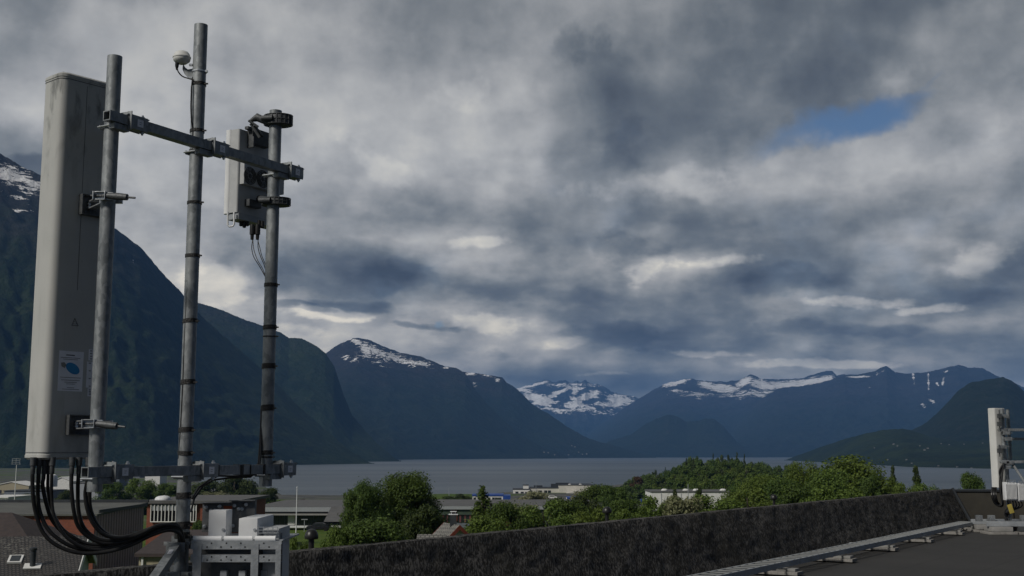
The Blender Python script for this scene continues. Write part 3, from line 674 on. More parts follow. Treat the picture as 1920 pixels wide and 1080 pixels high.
# wooded hill: individual trees (same look, one group)
rnd = random.Random(5)
HL = {'f1': 'mid green broadleaf tree', 'f2': 'light green broadleaf tree', 'f3': 'dark green broadleaf tree', 'dcone': 'dark pointed fir'}
CR = [(1100, 928), (1130, 922), (1170, 905), (1185, 892), (1205, 890), (1232, 880), (1262, 874), (1275, 868), (1300, 858), (1330, 856), (1356, 852), (1385, 854), (1410, 860), (1440, 868), (1480, 874), (1540, 885)]
n_ = 0
for rowi, (Yr, off) in enumerate(((760, 0), (700, 6), (640, 14), (570, 23), (500, 33), (430, 44), (370, 54))):
    px = 1120+rnd.random()*14+(rowi > 4)*60
    while px < 1530:
        yt = interp(px, CR)+off+rnd.uniform(-3, 4)
        if yt < 925:
            key = rnd.choice(['f1', 'f1', 'f2', 'f3'] if rowi else ['f3', 'f1', 'dcone', 'f1'])
            if rowi == 0 and 1330 < px < 1400: key = rnd.choice(['dcone', 'dcone', 'f3']); yt -= 2
            wpx = rnd.uniform(20, 32)*(1+(rowi*.05))
            if key == 'dcone': wpx *= .55; yt -= 3
            tree(key, px, yt, Yr+rnd.uniform(-18, 18), wpx, HL[key]+(' on the far crest of the wooded hill' if rowi < 2 else ' on the middle slope of the wooded hill' if rowi < 5 else ' at the near foot of the wooded hill'), group='trees of the wooded hill', zb=ground_z(*P(px, 880, Yr).xy)-2)
            n_ += 1
        px += rnd.uniform(11, 18)
tree('cop', 1194, 892, 690, 24, 'reddish brown leaved tree at the left end of the wooded hill')
tree('dcone', 1287, 858, 700, 16, 'dark fir left of the top of the wooded hill')
tree('dcone', 1300, 860, 690, 18, 'dark fir standing just right of the other fir on the hill shoulder')
# shore trees behind the long grey roof
for px, yt, wp, lb in ((835, 930, 40, 'low dark tree clump on the shore left of the blue roof'), (868, 926, 34, 'low dark tree on the shore touching the blue roof'), (1000, 926, 60, 'pale olive tree in front of the white factory'), (1090, 925, 36, 'bare looking tree in front of the grey factory')):
    tree('r3' if px < 900 else 'blos', px, yt, 400, wp, lb)

# ------------------------------------------------------------------ buildings
def axes(yaw):
    return Vector((cos(yaw), sin(yaw), 0)), Vector((-sin(yaw), cos(yaw), 0)), Vector((0, 0, 1))
def gbox(c, size, m, name, par, ax=None, bevel=0, label=None):
    return MB().box(c, size, ax).build(name, m, par, label, bevel, smooth=bool(bevel))
def flat_building(name, label, pl, pr, ytop, Y, depth, zb, wall_m, roof_m, cat='building', parapet=.25, over=.3, zt=None, group=None):
    a = P(pl, ytop, Y); b = P(pr, ytop, Y); z = a.z if zt is None else zt
    root = thing(name, label, cat, ((a.x+b.x)/2, Y, zb), group)
    cx, wd = (a.x+b.x)/2, b.x-a.x
    gbox((cx, Y+depth/2, (zb+z)/2), (wd, depth, z-zb), wall_m, 'wall', root)
    rb = MB().box((cx, Y+depth/2, z+parapet/2), (wd+2*over, depth+2*over, parapet)); rb.build('roof', roof_m, root, smooth=False)
    return root, a.x, b.x, z
def gable(name, label, c, wd, ln, zb, ze, zr, yaw, wall_m, roof_m, cat='house', over=.35, th=.18, trim=None):
    """ridge runs along the local x axis, length ln, width wd"""
    ax, ay, az_ = axes(yaw); c = Vector((c[0], c[1], 0)); root = thing(name, label, cat, (c.x, c.y, zb))
    prof = [(-wd/2, zb), (wd/2, zb), (wd/2, ze), (0, zr), (-wd/2, ze)]
    MB().prism([c-ax*ln/2+ay*y+az_*z for y, z in prof], ax*ln).build('wall', wall_m, root, smooth=False)
    sl_ = (zr-ze)/(wd/2); rm = []
    e = wd/2+over; b = MB()
    pr = [(-e, zr-sl_*e+.02), (0, zr+.02), (e, zr-sl_*e+.02), (e, zr-sl_*e+.02+th), (0, zr+.02+th), (-e, zr-sl_*e+.02+th)]
    rf = b.prism([c-ax*(ln/2+over)+ay*y+az_*z for y, z in pr], ax*(ln+2*over)).build('roof', roof_m, root, smooth=False)
    if trim:
        for s in (-1, 1):
            t = MB(); x0 = s*(ln/2+over+.03)
            for q in (-1, 1):
                t.prism([c+ax*x0+ay*(q*y)+az_*z for y, z in ((0, zr+th+.03), (e, zr-sl_*e+th+.03), (e, zr-sl_*e-.12), (0, zr-.16))], ax*(s*.05))
            t.build('verge_board', trim, root, smooth=False)
    return root, rf, (ax, ay, az_), c
def window(root, c, w_, h_, ax, out, frame_m=WPAINT, fr=.08, mull=0):
    """window facing direction out, sitting in the wall surface"""
    az_ = Vector((0, 0, 1)); c = Vector(c)
    f = MB()
    f.box(c+out*.03+az_*(h_/2), (w_+2*fr, .10, fr), (ax, out, az_)); f.box(c+out*.03-az_*(h_/2), (w_+2*fr, .10, fr), (ax, out, az_))
    for s in (-1, 1): f.box(c+out*.03+ax*(s*(w_/2+fr/2-.004)), (fr, .096, h_-fr-.004), (ax, out, az_))
    for k in range(mull): f.box(c+out*.03+ax*(-w_/2+w_*(k+1)/(mull+1)), (fr*.8, .09, h_-fr-.004), (ax, out, az_))
    o = f.build('window', frame_m, root, smooth=False)
    MB().box(c+out*.0, (w_+.01, .06, h_+.01), (ax, out, az_)).build('pane', GLASS, o, smooth=False)
    return o
X, Y_, Z = Vector((1, 0, 0)), Vector((0, 1, 0)), Vector((0, 0, 1)); TOCAM = Vector((0, -1, 0))

# dark tiled house, lower left
yaw = R(13.4); rp = P(165, 1004, 60); ax, ay, _ = axes(yaw); cc = rp-ax*9
h, rf, axs, c0 = gable('tiled_house', 'house with weathered dark tile roof and pale green gable at the lower left', cc, 8, 17.4, ground_z(cc.x, cc.y)-.3, rp.z-1.62, rp.z-.2, yaw, MINT, TILE, over=.3, trim=WPAINT)
sk = P(29, 1052, 57.2)
def on_roof(px, py, zr, ze, wd, yaw, c):
    """intersect the view ray with the near roof slope"""
    ax, ay, az_ = axes(yaw); n = Vector(((zr-ze)*0, 0, 0)); s_ = (zr-ze)/(wd/2)
    nrm = (az_ + ay*(-s_)).normalized(); p0 = Vector((c.x, c.y, zr)); d = ray(px, py); o = Vector((0, 0, E)); return o+d*((p0-o).dot(nrm)/d.dot(nrm)), nrm
q, nr = on_roof(29, 1050, rp.z-.2+.2, rp.z-1.62+.2, 8, yaw, c0)
ax2 = axs[0]; up2 = nr.cross(ax2).normalized()
f = MB().box(q, (.62, .8, .16), (ax2, up2, nr)).build('skylight', WPAINT, h, smooth=False); MB().box(q+nr*.07, (.42, .6, .06), (ax2, up2, nr)).build('pane', GLASS, f, smooth=False)
q, nr = on_roof(61, 1063, rp.z, rp.z-1.42, 8, yaw, c0)
f = MB().lathe([(.13, -.2), (.13, .75), (.17, .75), (.17, .85), (.05, .9)], q, n=14).build('vent_pipe', DARKM, h); MB().box(q+nr*.04, (.75, .55, .05), (ax2, up2, nr)).build('flashing', WPAINT, f, smooth=False)
gw = c0+ax*(8.72)+Z*(rp.z-3.0)-ay*.2
window(h, gw-ay*1.0, .7, 1.5, ay, ax); window(h, gw+ay*.3, .7, 1.5, ay, ax)
# hipped dark roof, far left
def hip():
    a = P(-60, 961, 86); b = P(22, 961, 86); zr = b.z; ze = zr-2.4; zb = ground_z(a.x, 86)-.3
    rt = thing('hipped_roof_house', 'house with dark grey hipped roof behind the tiled house', 'house', ((a.x+b.x)/2, 86, zb))
    x0, x1 = a.x-6, b.x+4.2; y0, y1 = 80.5, 91.5
    MB().box(((x0+x1)/2, 86, (zb+ze)/2), (x1-x0-.8, 10.2, ze-zb), None).build('wall', GREYBLUE, rt, smooth=False)
    r = MB().add([(x0, y0, ze), (x1, y0, ze), (x1, y1, ze), (x0, y1, ze), (a.x, 86, zr), (b.x, 86, zr), (x0, y0, ze-.15), (x1, y0, ze-.15), (x1, y1, ze-.15), (x0, y1, ze-.15)],
                 [(0, 1, 5, 4), (1, 2, 5), (2, 3, 4, 5), (3, 0, 4), (0, 6, 7, 1), (1, 7, 8, 2), (2, 8, 9, 3), (3, 9, 6, 0), (9, 8, 7, 6)])
    r.build('roof', DBROWN, rt, smooth=False)
hip()
# brick hall with corrugated end wall
def hall():
    zN = P(178, 967, 110).z; xr = P(178, 967, 110).x; zF = zN+.45; x0 = xr-34; Yn, Yf = 110, 124.5; zb = 17.8
    rt = thing('brick_hall', 'flat-roofed red brick hall with corrugated brown end wall', 'building', ((x0+xr)/2, Yn, zb))
    MB().prism([(x0, Yn, zb), (xr, Yn, zb), (xr, Yn, zN), (x0, Yn, zN)], (0, .4, 0)).build('wall', BRICK, rt, smooth=False)
    MB().prism([(xr-.25, Yn+.4, zb), (xr-.25, Yf, zb), (xr-.25, Yf, zF), (xr-.25, Yn+.4, zN)], (-33.4, 0, 0)).build('rear_wall', BRICK, rt, smooth=False)
    MB().prism([(xr+.02, Yn+.02, zb+.2), (xr+.02, Yf, zb+.2), (xr+.02, Yf, zF), (xr+.02, Yn+.02, zN)], (-.25, 0, 0)).build('end_cladding', CORR, rt, smooth=False)
    r = MB().prism([(x0-.3, Yn-.3, zN), (x0-.3, Yf+.3, zF), (x0-.3, Yf+.3, zF+.15), (x0-.3, Yn-.3, zN+.15)], (xr-x0+.6, 0, 0)).build('roof', GROOF, rt, smooth=False)
    MB().box(((x0+xr)/2, Yf+.2, zF+.28), (xr-x0+.8, .35, .28)).box((xr+.35, (Yn+Yf)/2+.1, zF-.08), (.12, Yf-Yn, .3)).build('roof_edge', DARKM, r, smooth=False)
    lp = MB(); p = Vector((xr+.05, 121, zF-2.6)); lp.box(p+X*.2, (.4, .12, .12)).box(p+X*.45-Z*.15, (.35, .3, .3), (X, (Y_+Z*.4).normalized(), (Z-Y_*.4).normalized()))
    lp.build('wall_lamp', WPAINT, rt, smooth=False)
hall()
# brick building with window strip
def strip():
    rt, xa, xb, z = flat_building('brick_office', 'low red brick building with white window strip and domed rooflights', 276, 436, 944, 150, 20, 17, BRICK, FELT, over=.5, parapet=.35)
    hgt = 2.4
    for (pa, pb) in ((284, 334), (334, 372)):
        a = P(pa, 950, 149.9).x; b = P(pb-3, 950, 149.9).x; zt = P(284, 946, 150).z; zb_ = P(284, 978, 150).z; zm = (zt+zb_)/2+.3
        f = MB().box(((a+b)/2, 149.88, (zt+zm)/2), (b-a, .2, zt-zm)).build('spandrel_panel', GREYP, rt, smooth=False)
        w_ = MB().box(((a+b)/2, 149.93, (zm+zb_)/2), (b-a, .12, zm-zb_)).build('window', GLASS, rt, smooth=False)
        mb = MB(); n = 7
        for i in range(n+1): mb.box((a+(b-a)*i/n, 149.72, (zt+zb_)/2), (.09, .12, zt-zb_))
        mb.box(((a+b)/2, 149.70, zb_), (b-a, .2, .1)); mb.build('frame', WPAINT, w_, smooth=False)
    for px, Yd in ((213, 152), (275, 153), (306, 152), (322, 162)):
        p = P(px, 940, Yd); MB().lathe([(.85, 0), (.85, .15), (.7, .35), (.4, .48), (.05, .52)], (max(p.x, xa+1.2), Yd, z+.35), n=16).build('rooflight', WHITE, rt)
strip()
# shed with dark brown roof and cream wall
def shed():
    a = P(252, 1038, 75); b = P(376, 1038, 75); ze = a.z; zr = P(252, 993, 82).z; zb = 18.2
    rt = thing('cream_shed', 'shed with dark brown roof and cream boarded wall behind the diagonal strut', 'shed', ((a.x+b.x)/2, 75, zb))
    MB().box(((a.x+b.x)/2, 79.0, (zb+ze)/2), (b.x-a.x-.4, 7.4, ze-zb-.02)).build('wall', CREAM, rt, smooth=False)
    MB().prism([(a.x, 75, ze), (a.x, 82, zr), (a.x, 84, zr-.5), (a.x, 84, zr-.7), (a.x, 75, ze-.2)], (b.x-a.x, 0, 0)).build('roof', DBROWN, rt, smooth=False)
    MB().box((a.x+.45, 75.2, (zb+ze)/2), (.12, .12, ze-zb-.25)).build('downpipe', WPAINT, rt, smooth=False)
shed()
# long low school building with canopy, lawn and flagpole
def school():
    Yb = 225; rt, xa, xb, z = flat_building('long_low_building', 'long flat-roofed grey building behind the lawn with dark glazed front', 486, 655, 951, Yb, 32, 16.2, BEIGE, FELT, parapet=.1, over=1.2)
    MB().box(((xa+xb)/2, Yb-1.3, z-.35), (xb-xa+2.6, .2, .8)).build('fascia', GREYP, rt, smooth=False)
    MB().box(((xa+xb)/2, Yb-.9, z-1.25), (xb-xa+1.6, 1.7, .28)).build('canopy', CONC, rt, smooth=False)
    MB().box(((xa+xb)/2, Yb-.06, z-2.35), (xb-xa-.3, .1, 1.85)).build('glazed_front', GLASS, rt, smooth=False)
    n = 18
    for i in range(n+1): MB().box((xa+.3+(xb-xa-.6)*i/n, Yb-.16, z-2.35), (.14, .1, 1.9)).build('mullion', DARKM, rt, smooth=False)
    dr = P(547, 975, Yb).x; MB().box((dr, Yb-.26, z-2.35), (1.3, .16, 1.8)).build('door', WPAINT, rt, smooth=False)
    MB().box(((xa+xb)/2, Yb-.3, 16.6), (xb-xa, .6, .35)).build('plinth', WHITE, rt, smooth=False)
    rt2 = P(645, 960, 218); 
    MB().prism([(rt2.x-3, 214, rt2.z-1.5), (rt2.x-3, 223, rt2.z+.8), (rt2.x-3, 223, rt2.z-1.8)], (9, 0, 0)).build('porch_roof', FELT, rt, smooth=False)
    p = P(563, 940, 275); g, rf, axs, c = gable('red_gabled_house', 'small red house with white gable behind the long low building', (p.x, 275), 5, 8, 12, P(563, 948, 275).z, P(563, 938, 275).z, R(90), WPAINT, DBROWN, trim=BRED)
    rt = thing('flagpole', 'slim white flagpole standing on the lawn before the long low building', 'flagpole', (P(557, 985, 205).x, 205, ground_z(P(557, 985, 205).x, 205)))
    b = P(557, 915, 205); g0 = ground_z(b.x, 205); MB().tube([(b.x, 205, g0), (b.x, 205, b.z)], .07, 8, rs=[.1, .06]).build('pole', WHITE, rt)
    MB().lathe([(.02, 0), (.12, .06), (.12, .16), (.02, .24)], (b.x, 205, b.z), n=10).build('finial', WHITE, rt)
    rt = thing('lamp_post', 'short grey lamp post in front of the glazed front', 'lamp post', (P(571, 985, 212).x, 212, 16.5))
    b = P(571, 974, 212); MB().tube([(b.x, 212, 16.4), (b.x, 212, b.z)], .06, 8).build('post', GREYP, rt); MB().box((b.x, 212, b.z), (1.1, .3, .12)).build('lamp_head', GREYP, rt)
school()
def car(px, py, Y, m, label, ln=4.3, group=None, zb=None):
    c = P(px, py, Y); zb = ground_z(c.x, Y) if zb is None else zb
    rt = thing('parked_car', label, 'car', (c.x, Y, zb), group)
    x0 = c.x-ln/2; pr = [(0, .35), (.03, .75), (.25, .9), (1.0, .98), (1.5, 1.42), (2.9, 1.45), (3.7, 1.0), (4.2, .92), (4.3, .6), (4.25, .35)]
    MB().prism([(x0+a, Y-.85, zb+b_) for a, b_ in pr], (0, 1.7, 0)).build('body', m, rt, bevel=.05)
    MB().prism([(x0+a, Y-.87, zb+b_) for a, b_ in ((1.15, .98), (1.58, 1.36), (2.82, 1.38), (3.45, 1.0))], (0, 1.74, 0)).build('window', GLASS, rt, smooth=False)
    for a in (.8, 3.45):
        for s in (-1, 1): MB().lathe([(.1, -.1), (.33, -.1), (.33, .1), (.1, .1)], (x0+a, Y+s*.8, zb+.33), Y_, 14).build('wheel', BLACK, rt)
car(598, 981, 216, mat('dark_car_paint', (.02, .022, .028), (.03, .03, .035), .3, .3, 2), 'dark car parked by the long low building')
for i, (px, Yc, mm, cname) in enumerate(((1000, 460, WPAINT, 'white car left end of the parked row below the factory'), (1016, 462, WHITE, 'silver white car second from the left below the factory'), (1034, 458, WPAINT, 'white car at the right end of the parked row below the factory'))):
    car(px, 934, Yc, mm, cname, group='cars parked below the factory', zb=P(px, 936, Yc).z)
# long building with red window panels
def school2():
    Yb = 200; rt, xa, xb, z = flat_building('panelled_building', 'long grey-roofed building with white bands and red window panels', 812, 1112, 950, Yb, 27, 15.5, GREYBLUE, FELT, parapet=.12, over=.9)
    MB().box(((xa+xb)/2, Yb-1.0, z-.15), (xb-xa+1.9, .18, .5)).build('fascia', GREYP, rt, smooth=False)
    for (pa, pb) in ((818, 848), (856, 893), (900, 935)):
        a = P(pa, 960, Yb).x; b = P(pb, 960, Yb).x
        MB().box(((a+b)/2, Yb-.08, z-1.05), (b-a, .15, .5)).build('white_band', WPAINT, rt, smooth=False)
        n = 4
        for i in range(n):
            cx = a+(b-a)*(i+.5)/n; w_ = (b-a)/n
            MB().box((cx-w_*.22, Yb-.05, z-1.95), (w_*.5, .1, 1.15)).build('window', GLASS, rt, smooth=False)
            MB().box((cx+w_*.26, Yb-.07, z-1.95), (w_*.32, .14, 1.15)).build('red_panel', TREDS, rt, smooth=False)
    c = P(960, 956, Yb).x; MB().box((c, Yb-.06, z-1.9), (4.5, .12, 2.6)).build('brown_door_bay', BRED, rt, smooth=False)
    MB().box((P(852, 960, Yb).x, Yb-.1, z-1.3), (1.0, .2, 2.1)).build('red_column', BRED, rt, smooth=False)
school2()
# small house with red verge boards and chimney
def redhouse():
    yw = R(112); ap = P(862, 985, 95); ax, ay, _ = axes(yw); c = ap+ax*1.9
    zb = ground_z(c.x, c.y)-.5; h, rf, axs, c0 = gable('red_trimmed_house', 'small house with grey tiled roof, red verge boards and black chimney', (c.x, c.y), 6.0, 3.0, zb, ap.z-3.0, ap.z-.18, yw, WPAINT, TILEG, over=.4, trim=BRED)
    q = P(850, 988, 96.5); ch = MB().box((q.x, q.y, q.z+.1), (.5, .5, 1.6)).build('chimney', DARKM, rf, smooth=False)
    MB().box((q.x, q.y, q.z+.98), (.75, .6, .06)).box((q.x, q.y, q.z+1.2), (.5, .4, .05)).tube([(q.x-.15, q.y, q.z+.9), (q.x-.15, q.y, q.z+1.2)], .02, 6).tube([(q.x+.15, q.y, q.z+.9), (q.x+.15, q.y, q.z+1.2)], .02, 6).build('chimney_cowl', WHITE, h, smooth=False)
    q = P(812, 1003, 93); MB().prism([(q.x-1.2, 90.5, q.z-.9), (q.x-1.2, 93, q.z+.05), (q.x-1.2, 95.5, q.z-.9)], (2.2, 0, 0)).build('lean_to_roof', TILEG, h, smooth=False)
redhouse()
# white and beige factory by the water
def factory():
    Yb = 800; zb = 2.5; rt = thing('waterside_factory', 'white and beige industrial building on the shore with roof plant', 'building', (P(1035, 920, Yb).x, Yb, zb))
    def blk(nm, pa, pb, yt, m, dY=0, dep=25, cap=True):
        a = P(pa, yt, Yb+dY); b = P(pb, yt, Yb+dY); o = MB().box(((a.x+b.x)/2, Yb+dY+dep/2, (a.z+zb)/2), (b.x-a.x, dep, a.z-zb)).build(nm, m, rt, smooth=False)
        if cap: MB().box(((a.x+b.x)/2, Yb+dY+dep/2, a.z+.2), (b.x-a.x+.5, dep+.5, .4)).build('roof', DARKM, rt, smooth=False)
    blk('white_block', 962, 994, 918, WPAINT, -2); blk('stair_tower', 981, 991, 910, WPAINT, 4, 6); blk('middle_block', 994, 1048, 915.5, BEIGE, 0.5); blk('tall_block', 1048, 1112, 910, BEIGE, -1, 40)
    for px, yy in ((969, 924), (979, 924.5), (987, 925), (1013, 922), (1023, 922), (1030, 922), (1098, 923), (1095, 928)):
        dY = -2 if px < 994 else (.5 if px < 1048 else -1); p = P(px, yy, Yb+dY); MB().box((p.x, p.y-.05, p.z), (1.9, .3, 1.7)).build('window', GLASS, rt, smooth=False)
    a = P(1062, 930, Yb-12); b = P(1102, 930, Yb-12); zt = P(1082, 920, Yb-12).z; ze = P(1062, 925, Yb-12).z
    MB().prism([(a.x, Yb-12, zb), (b.x, Yb-12, zb), (b.x, Yb-12, ze), ((a.x+b.x)/2, Yb-12, zt), (a.x, Yb-12, ze)], (0, 10.5, 0)).build('gabled_annex', BEIGE, rt, smooth=False)
    for pa, pb, ya, yb2 in ((1033, 1042, 907, 911), (1042, 1068, 905, 910), (1001, 1017, 910, 915)):
        a = P(pa, ya, Yb+12); b = P(pb, yb2, Yb+12); MB().box(((a.x+b.x)/2, Yb+12, (a.z+b.z)/2-.8), (b.x-a.x, 6, a.z-b.z+1.6)).build('roof_plant', DARKM, rt, smooth=False)
    for px in (1068, 1088): p = P(px, 908, Yb+5); MB().lathe([(1.2, 0), (1.2, .8), (.5, 1.3)], (p.x, p.y, p.z-1), n=12).build('roof_cowl', WPAINT, rt)
factory()
def blueb():
    Yb = 450; zb = 7.0
    rt, xa, xb, z = flat_building('blue_white_building', 'low white building with blue roof left of the factory', 886, 943, 930, Yb, 14, zb, WPAINT, BLUEP, parapet=.55, over=.2)
    a = P(943, 929, Yb-1); b = P(957, 929, Yb-1); MB().box(((a.x+b.x)/2+.02, Yb+5, (a.z+zb)/2), (b.x-a.x, 12, a.z-zb)).build('blue_annex', BLUEP, rt, smooth=False)
    for px in (890, 899, 917, 925): p = P(px, 935, Yb); MB().box((p.x, Yb-.02, p.z), (.9, .14, .9)).build('window', GLASS, rt, smooth=False)
    p = P(934, 935.5, Yb); MB().box((p.x, Yb-.02, p.z), (2.4, .16, 1.1)).build('loading_door', DARKM, rt, smooth=False)
    rt, xa, xb, z = flat_building('petrol_canopy', 'small building with blue top band and white base right of the parked cars', 1064, 1106, 933, 430, 10, 8, WPAINT, BLUEP, parapet=.1, over=.2)
    MB().box(((xa+xb)/2, 429.85, z-.45), (xb-xa+.3, .25, .9)).build('blue_band', BLUEP, rt, smooth=False)
    c = P(1082, 940, 430); MB().box((c.x, 429.9, c.z), (4.6, .2, 1.0)).build('light_blue_window', LBLUE, rt, smooth=False)
    for px in (1066, 1074, 1098): MB().box((P(px, 940, 430).x, 429.92, c.z-.1), (.9, .16, .9)).build('window', GLASS, rt, smooth=False)
    rt, xa, xb, z = flat_building('white_shed', 'long low white shed half hidden by trees at the foot of the wooded hill', 1222, 1368, 923, 330, 16, 8, WPAINT, FELT, parapet=.3, over=.2)
    for px in (1240, 1277, 1300, 1325): MB().box((P(px, 930, 330).x, 329.96, z-1.6), (.14, .1, 2.6)).build('panel_joint', GREYP, rt, smooth=False)
    for px in (1243, 1283, 1302, 1352): MB().lathe([(.9, 0), (.9, .2), (.5, .5)], (P(px, 925, 338).x, 335, z+.3), n=12).build('rooflight', WPAINT, rt)
    p = P(1208, 940, 240); rt = thing('blue_sign', 'small blue sign with white foot among the bushes below the hill', 'sign', (p.x, 240, ground_z(p.x, 240)))
    MB().box((p.x, 240, p.z+.1), (1.5, .25, .75)).build('board', BLUEP, rt, bevel=.05); MB().box((p.x+.5, 240.2, (p.z-.3+ground_z(p.x, 240))/2), (.25, .2, p.z-.3-ground_z(p.x, 240))).build('post', WPAINT, rt, smooth=False)
blueb()
def shore_posts():
    for px, yt, Yp, lb in ((842, 912, 600, 'thin dark mast on the shore right of the big tree'), (1005, 902, 780, 'thin mast standing above the white factory block'), (1290, 908, 320, 'thin pole rising above the long white shed')):
        b = P(px, yt, Yp); g0 = ground_z(b.x, Yp); rt = thing('thin_mast', lb, 'mast', (b.x, Yp, g0), 'thin masts along the shore')
        MB().tube([(b.x, Yp, g0-.2), (b.x, Yp, b.z)], .12, 6, rs=[.16, .08]).build('pole', GREYP, rt); MB().box((b.x, Yp, b.z-1.2), (1.0, .08, .08)).build('cross_arm', GREYP, rt, smooth=False)
shore_posts()
# industrial halls far left
def halls():
    for (pa, pb, yr, ye, ybm, Yb, lb, wm, rm) in ((-12, 54, 904, 911, 926, 800, 'white gabled hall with pale roof at the far left shore', CREAM, WPAINT), (96, 135, 895, 903, 918, 760, 'white gabled hall seen between the hanging antenna cables', WPAINT, WPAINT)):
        a = P(pa, ye, Yb); b = P(pb, ye, Yb); zr = P(pa, yr, Yb).z; zb = 2.5; cx = (a.x+b.x)/2
        g, rf, axs, c = gable('gabled_hall', lb, (cx, Yb+12), b.x-a.x, 24, zb, a.z, zr, R(90), wm, rm, 'building', over=.5, th=.4)
        n = max(2, int((b.x-a.x)/6))
        for i in range(n): MB().box((a.x+(b.x-a.x)*(i+.5)/n, Yb-.05, zb+2.2), (3.0, .3, 2.6)).build('loading_door', GREYBLUE if i % 2 else DARKM, g, smooth=False)
    rt, xa, xb, z = flat_building('dark_warehouse', 'long dark low warehouse in front of the far left hall', 8, 95, 921, 560, 20, 5, GREYBLUE, DARKM, parapet=.3)
    rt, xa, xb, z = flat_building('grey_warehouse', 'grey warehouse behind the cables right of the gabled hall', 136, 185, 906, 620, 25, 4, GREYP, FELT, parapet=.3)
    rt, xa, xb, z = flat_building('white_roofed_shed', 'white flat roof shed at the left edge above the brick hall', -40, 14, 934, 300, 16, 11, WPAINT, WPAINT, parapet=.3)
    for (pa, pb, yt, Yb, lb) in ((200, 224, 893, 900, 'small dark-roofed shed on the far shore land above the bright green tree'), (272, 300, 892, 1000, 'small pale building on the shore flat between the left and centre tube'), (236, 262, 889, 1400, 'low grey building far off on the shore flat')):
        flat_building('shore_building', lb, pa, pb, yt, Yb, 20, 1.5, WPAINT if Yb == 1000 else GREYBLUE, FELT, parapet=.8)
    p = P(94, 894, 700); MB().lathe([(4.2, 0), (4.2, 5.5), (3.6, 6.6), (2, 7.2), (.1, 7.4)], (p.x, 700, P(94, 901, 700).z-3.5), n=20).build('tank', WHITE).update_tag()
    tag(bpy.context.scene.collection.objects['tank'], 'round white storage tank left of the cable-hidden hall', 'tank')
    rt = thing('floodlight_mast', 'thin white mast with square lattice head at the far left', 'light mast', (P(29, 940, 300).x, 300, 13)); b = P(31, 872, 300)
    MB().tube([(b.x, 300, 12.8), (b.x, 300, b.z)], .1, 8, rs=[.14, .08]).build('pole', WHITE, rt)
    fb = MB()
    for k in range(4): fb.box((b.x-.2, 300, b.z+.25+.45*k), (2.4-.3*k, .08, .07))
    for k in (-1, 0, 1): fb.box((b.x-.2+k*.95, 300.08, b.z+.9), (.07, .07, 1.6))
    fb.build('lattice_head', GREYP, rt, smooth=False)
halls()
# farmhouses on the far shores
rnd = random.Random(12)
def farm(px, py, Y, s, m, label, group):
    p = P(px, py, Y)
    rt = thing('farmhouse', label, 'house', (p.x, Y, p.z), group)
    MB().prism([(p.x-s, Y, p.z-s*.9), (p.x+s, Y, p.z-s*.9), (p.x+s, Y, p.z+s*.45), (p.x-s, Y, p.z+s*.45)], (0, s*1.4, 0)).build('wall', m, rt, smooth=False)
    MB().prism([(p.x-s*1.05, Y-.6, p.z+s*.45), (p.x-s*1.05, Y+s*1.5, p.z+s*.45), (p.x-s*1.05, Y+s*.7, p.z+s*1.1)], (s*2.1, 0, 0)).build('roof', FELT, rt, smooth=False)
bpy.context.view_layer.update()
dg = bpy.context.evaluated_depsgraph_get()
def hit(px, py):
    o = Vector((0, 0, E)); d = ray(px, py).normalized(); t = 300.0
    r = SC.ray_cast(dg, o+d*1200, d, distance=30000)
    return r[1] if r[0] else None
FH = [(1676, 833), (1683, 836), (1725, 836), (1734, 844), (1740, 841), (1765, 832), (1780, 834), (1808, 833), (1843, 831), (1700, 862), (1710, 869), (1760, 874), (1795, 876), (1822, 878), (1870, 835), (1640, 840), (1665, 862), (1890, 878)]
for i, (px, py) in enumerate(FH):
    q = hit(px, py)
    if q: farm(px, py, q.y-6, 1.7 if i not in (0, 3, 4) else 2.6, CONC, 'tiny white farmhouse on the green foreland across the fjord', 'farmhouses on the right foreland')
for i, (px, py) in enumerate([(1020, 848), (1028, 849), (1072, 836), (1078, 838), (1085, 848), (1092, 852), (1066, 853), (1100, 851), (1040, 853)]):
    q = hit(px, py)
    if q: farm(px, py, q.y-12, 4, CONC, 'tiny pale house at the valley mouth across the fjord', 'houses at the valley mouth')

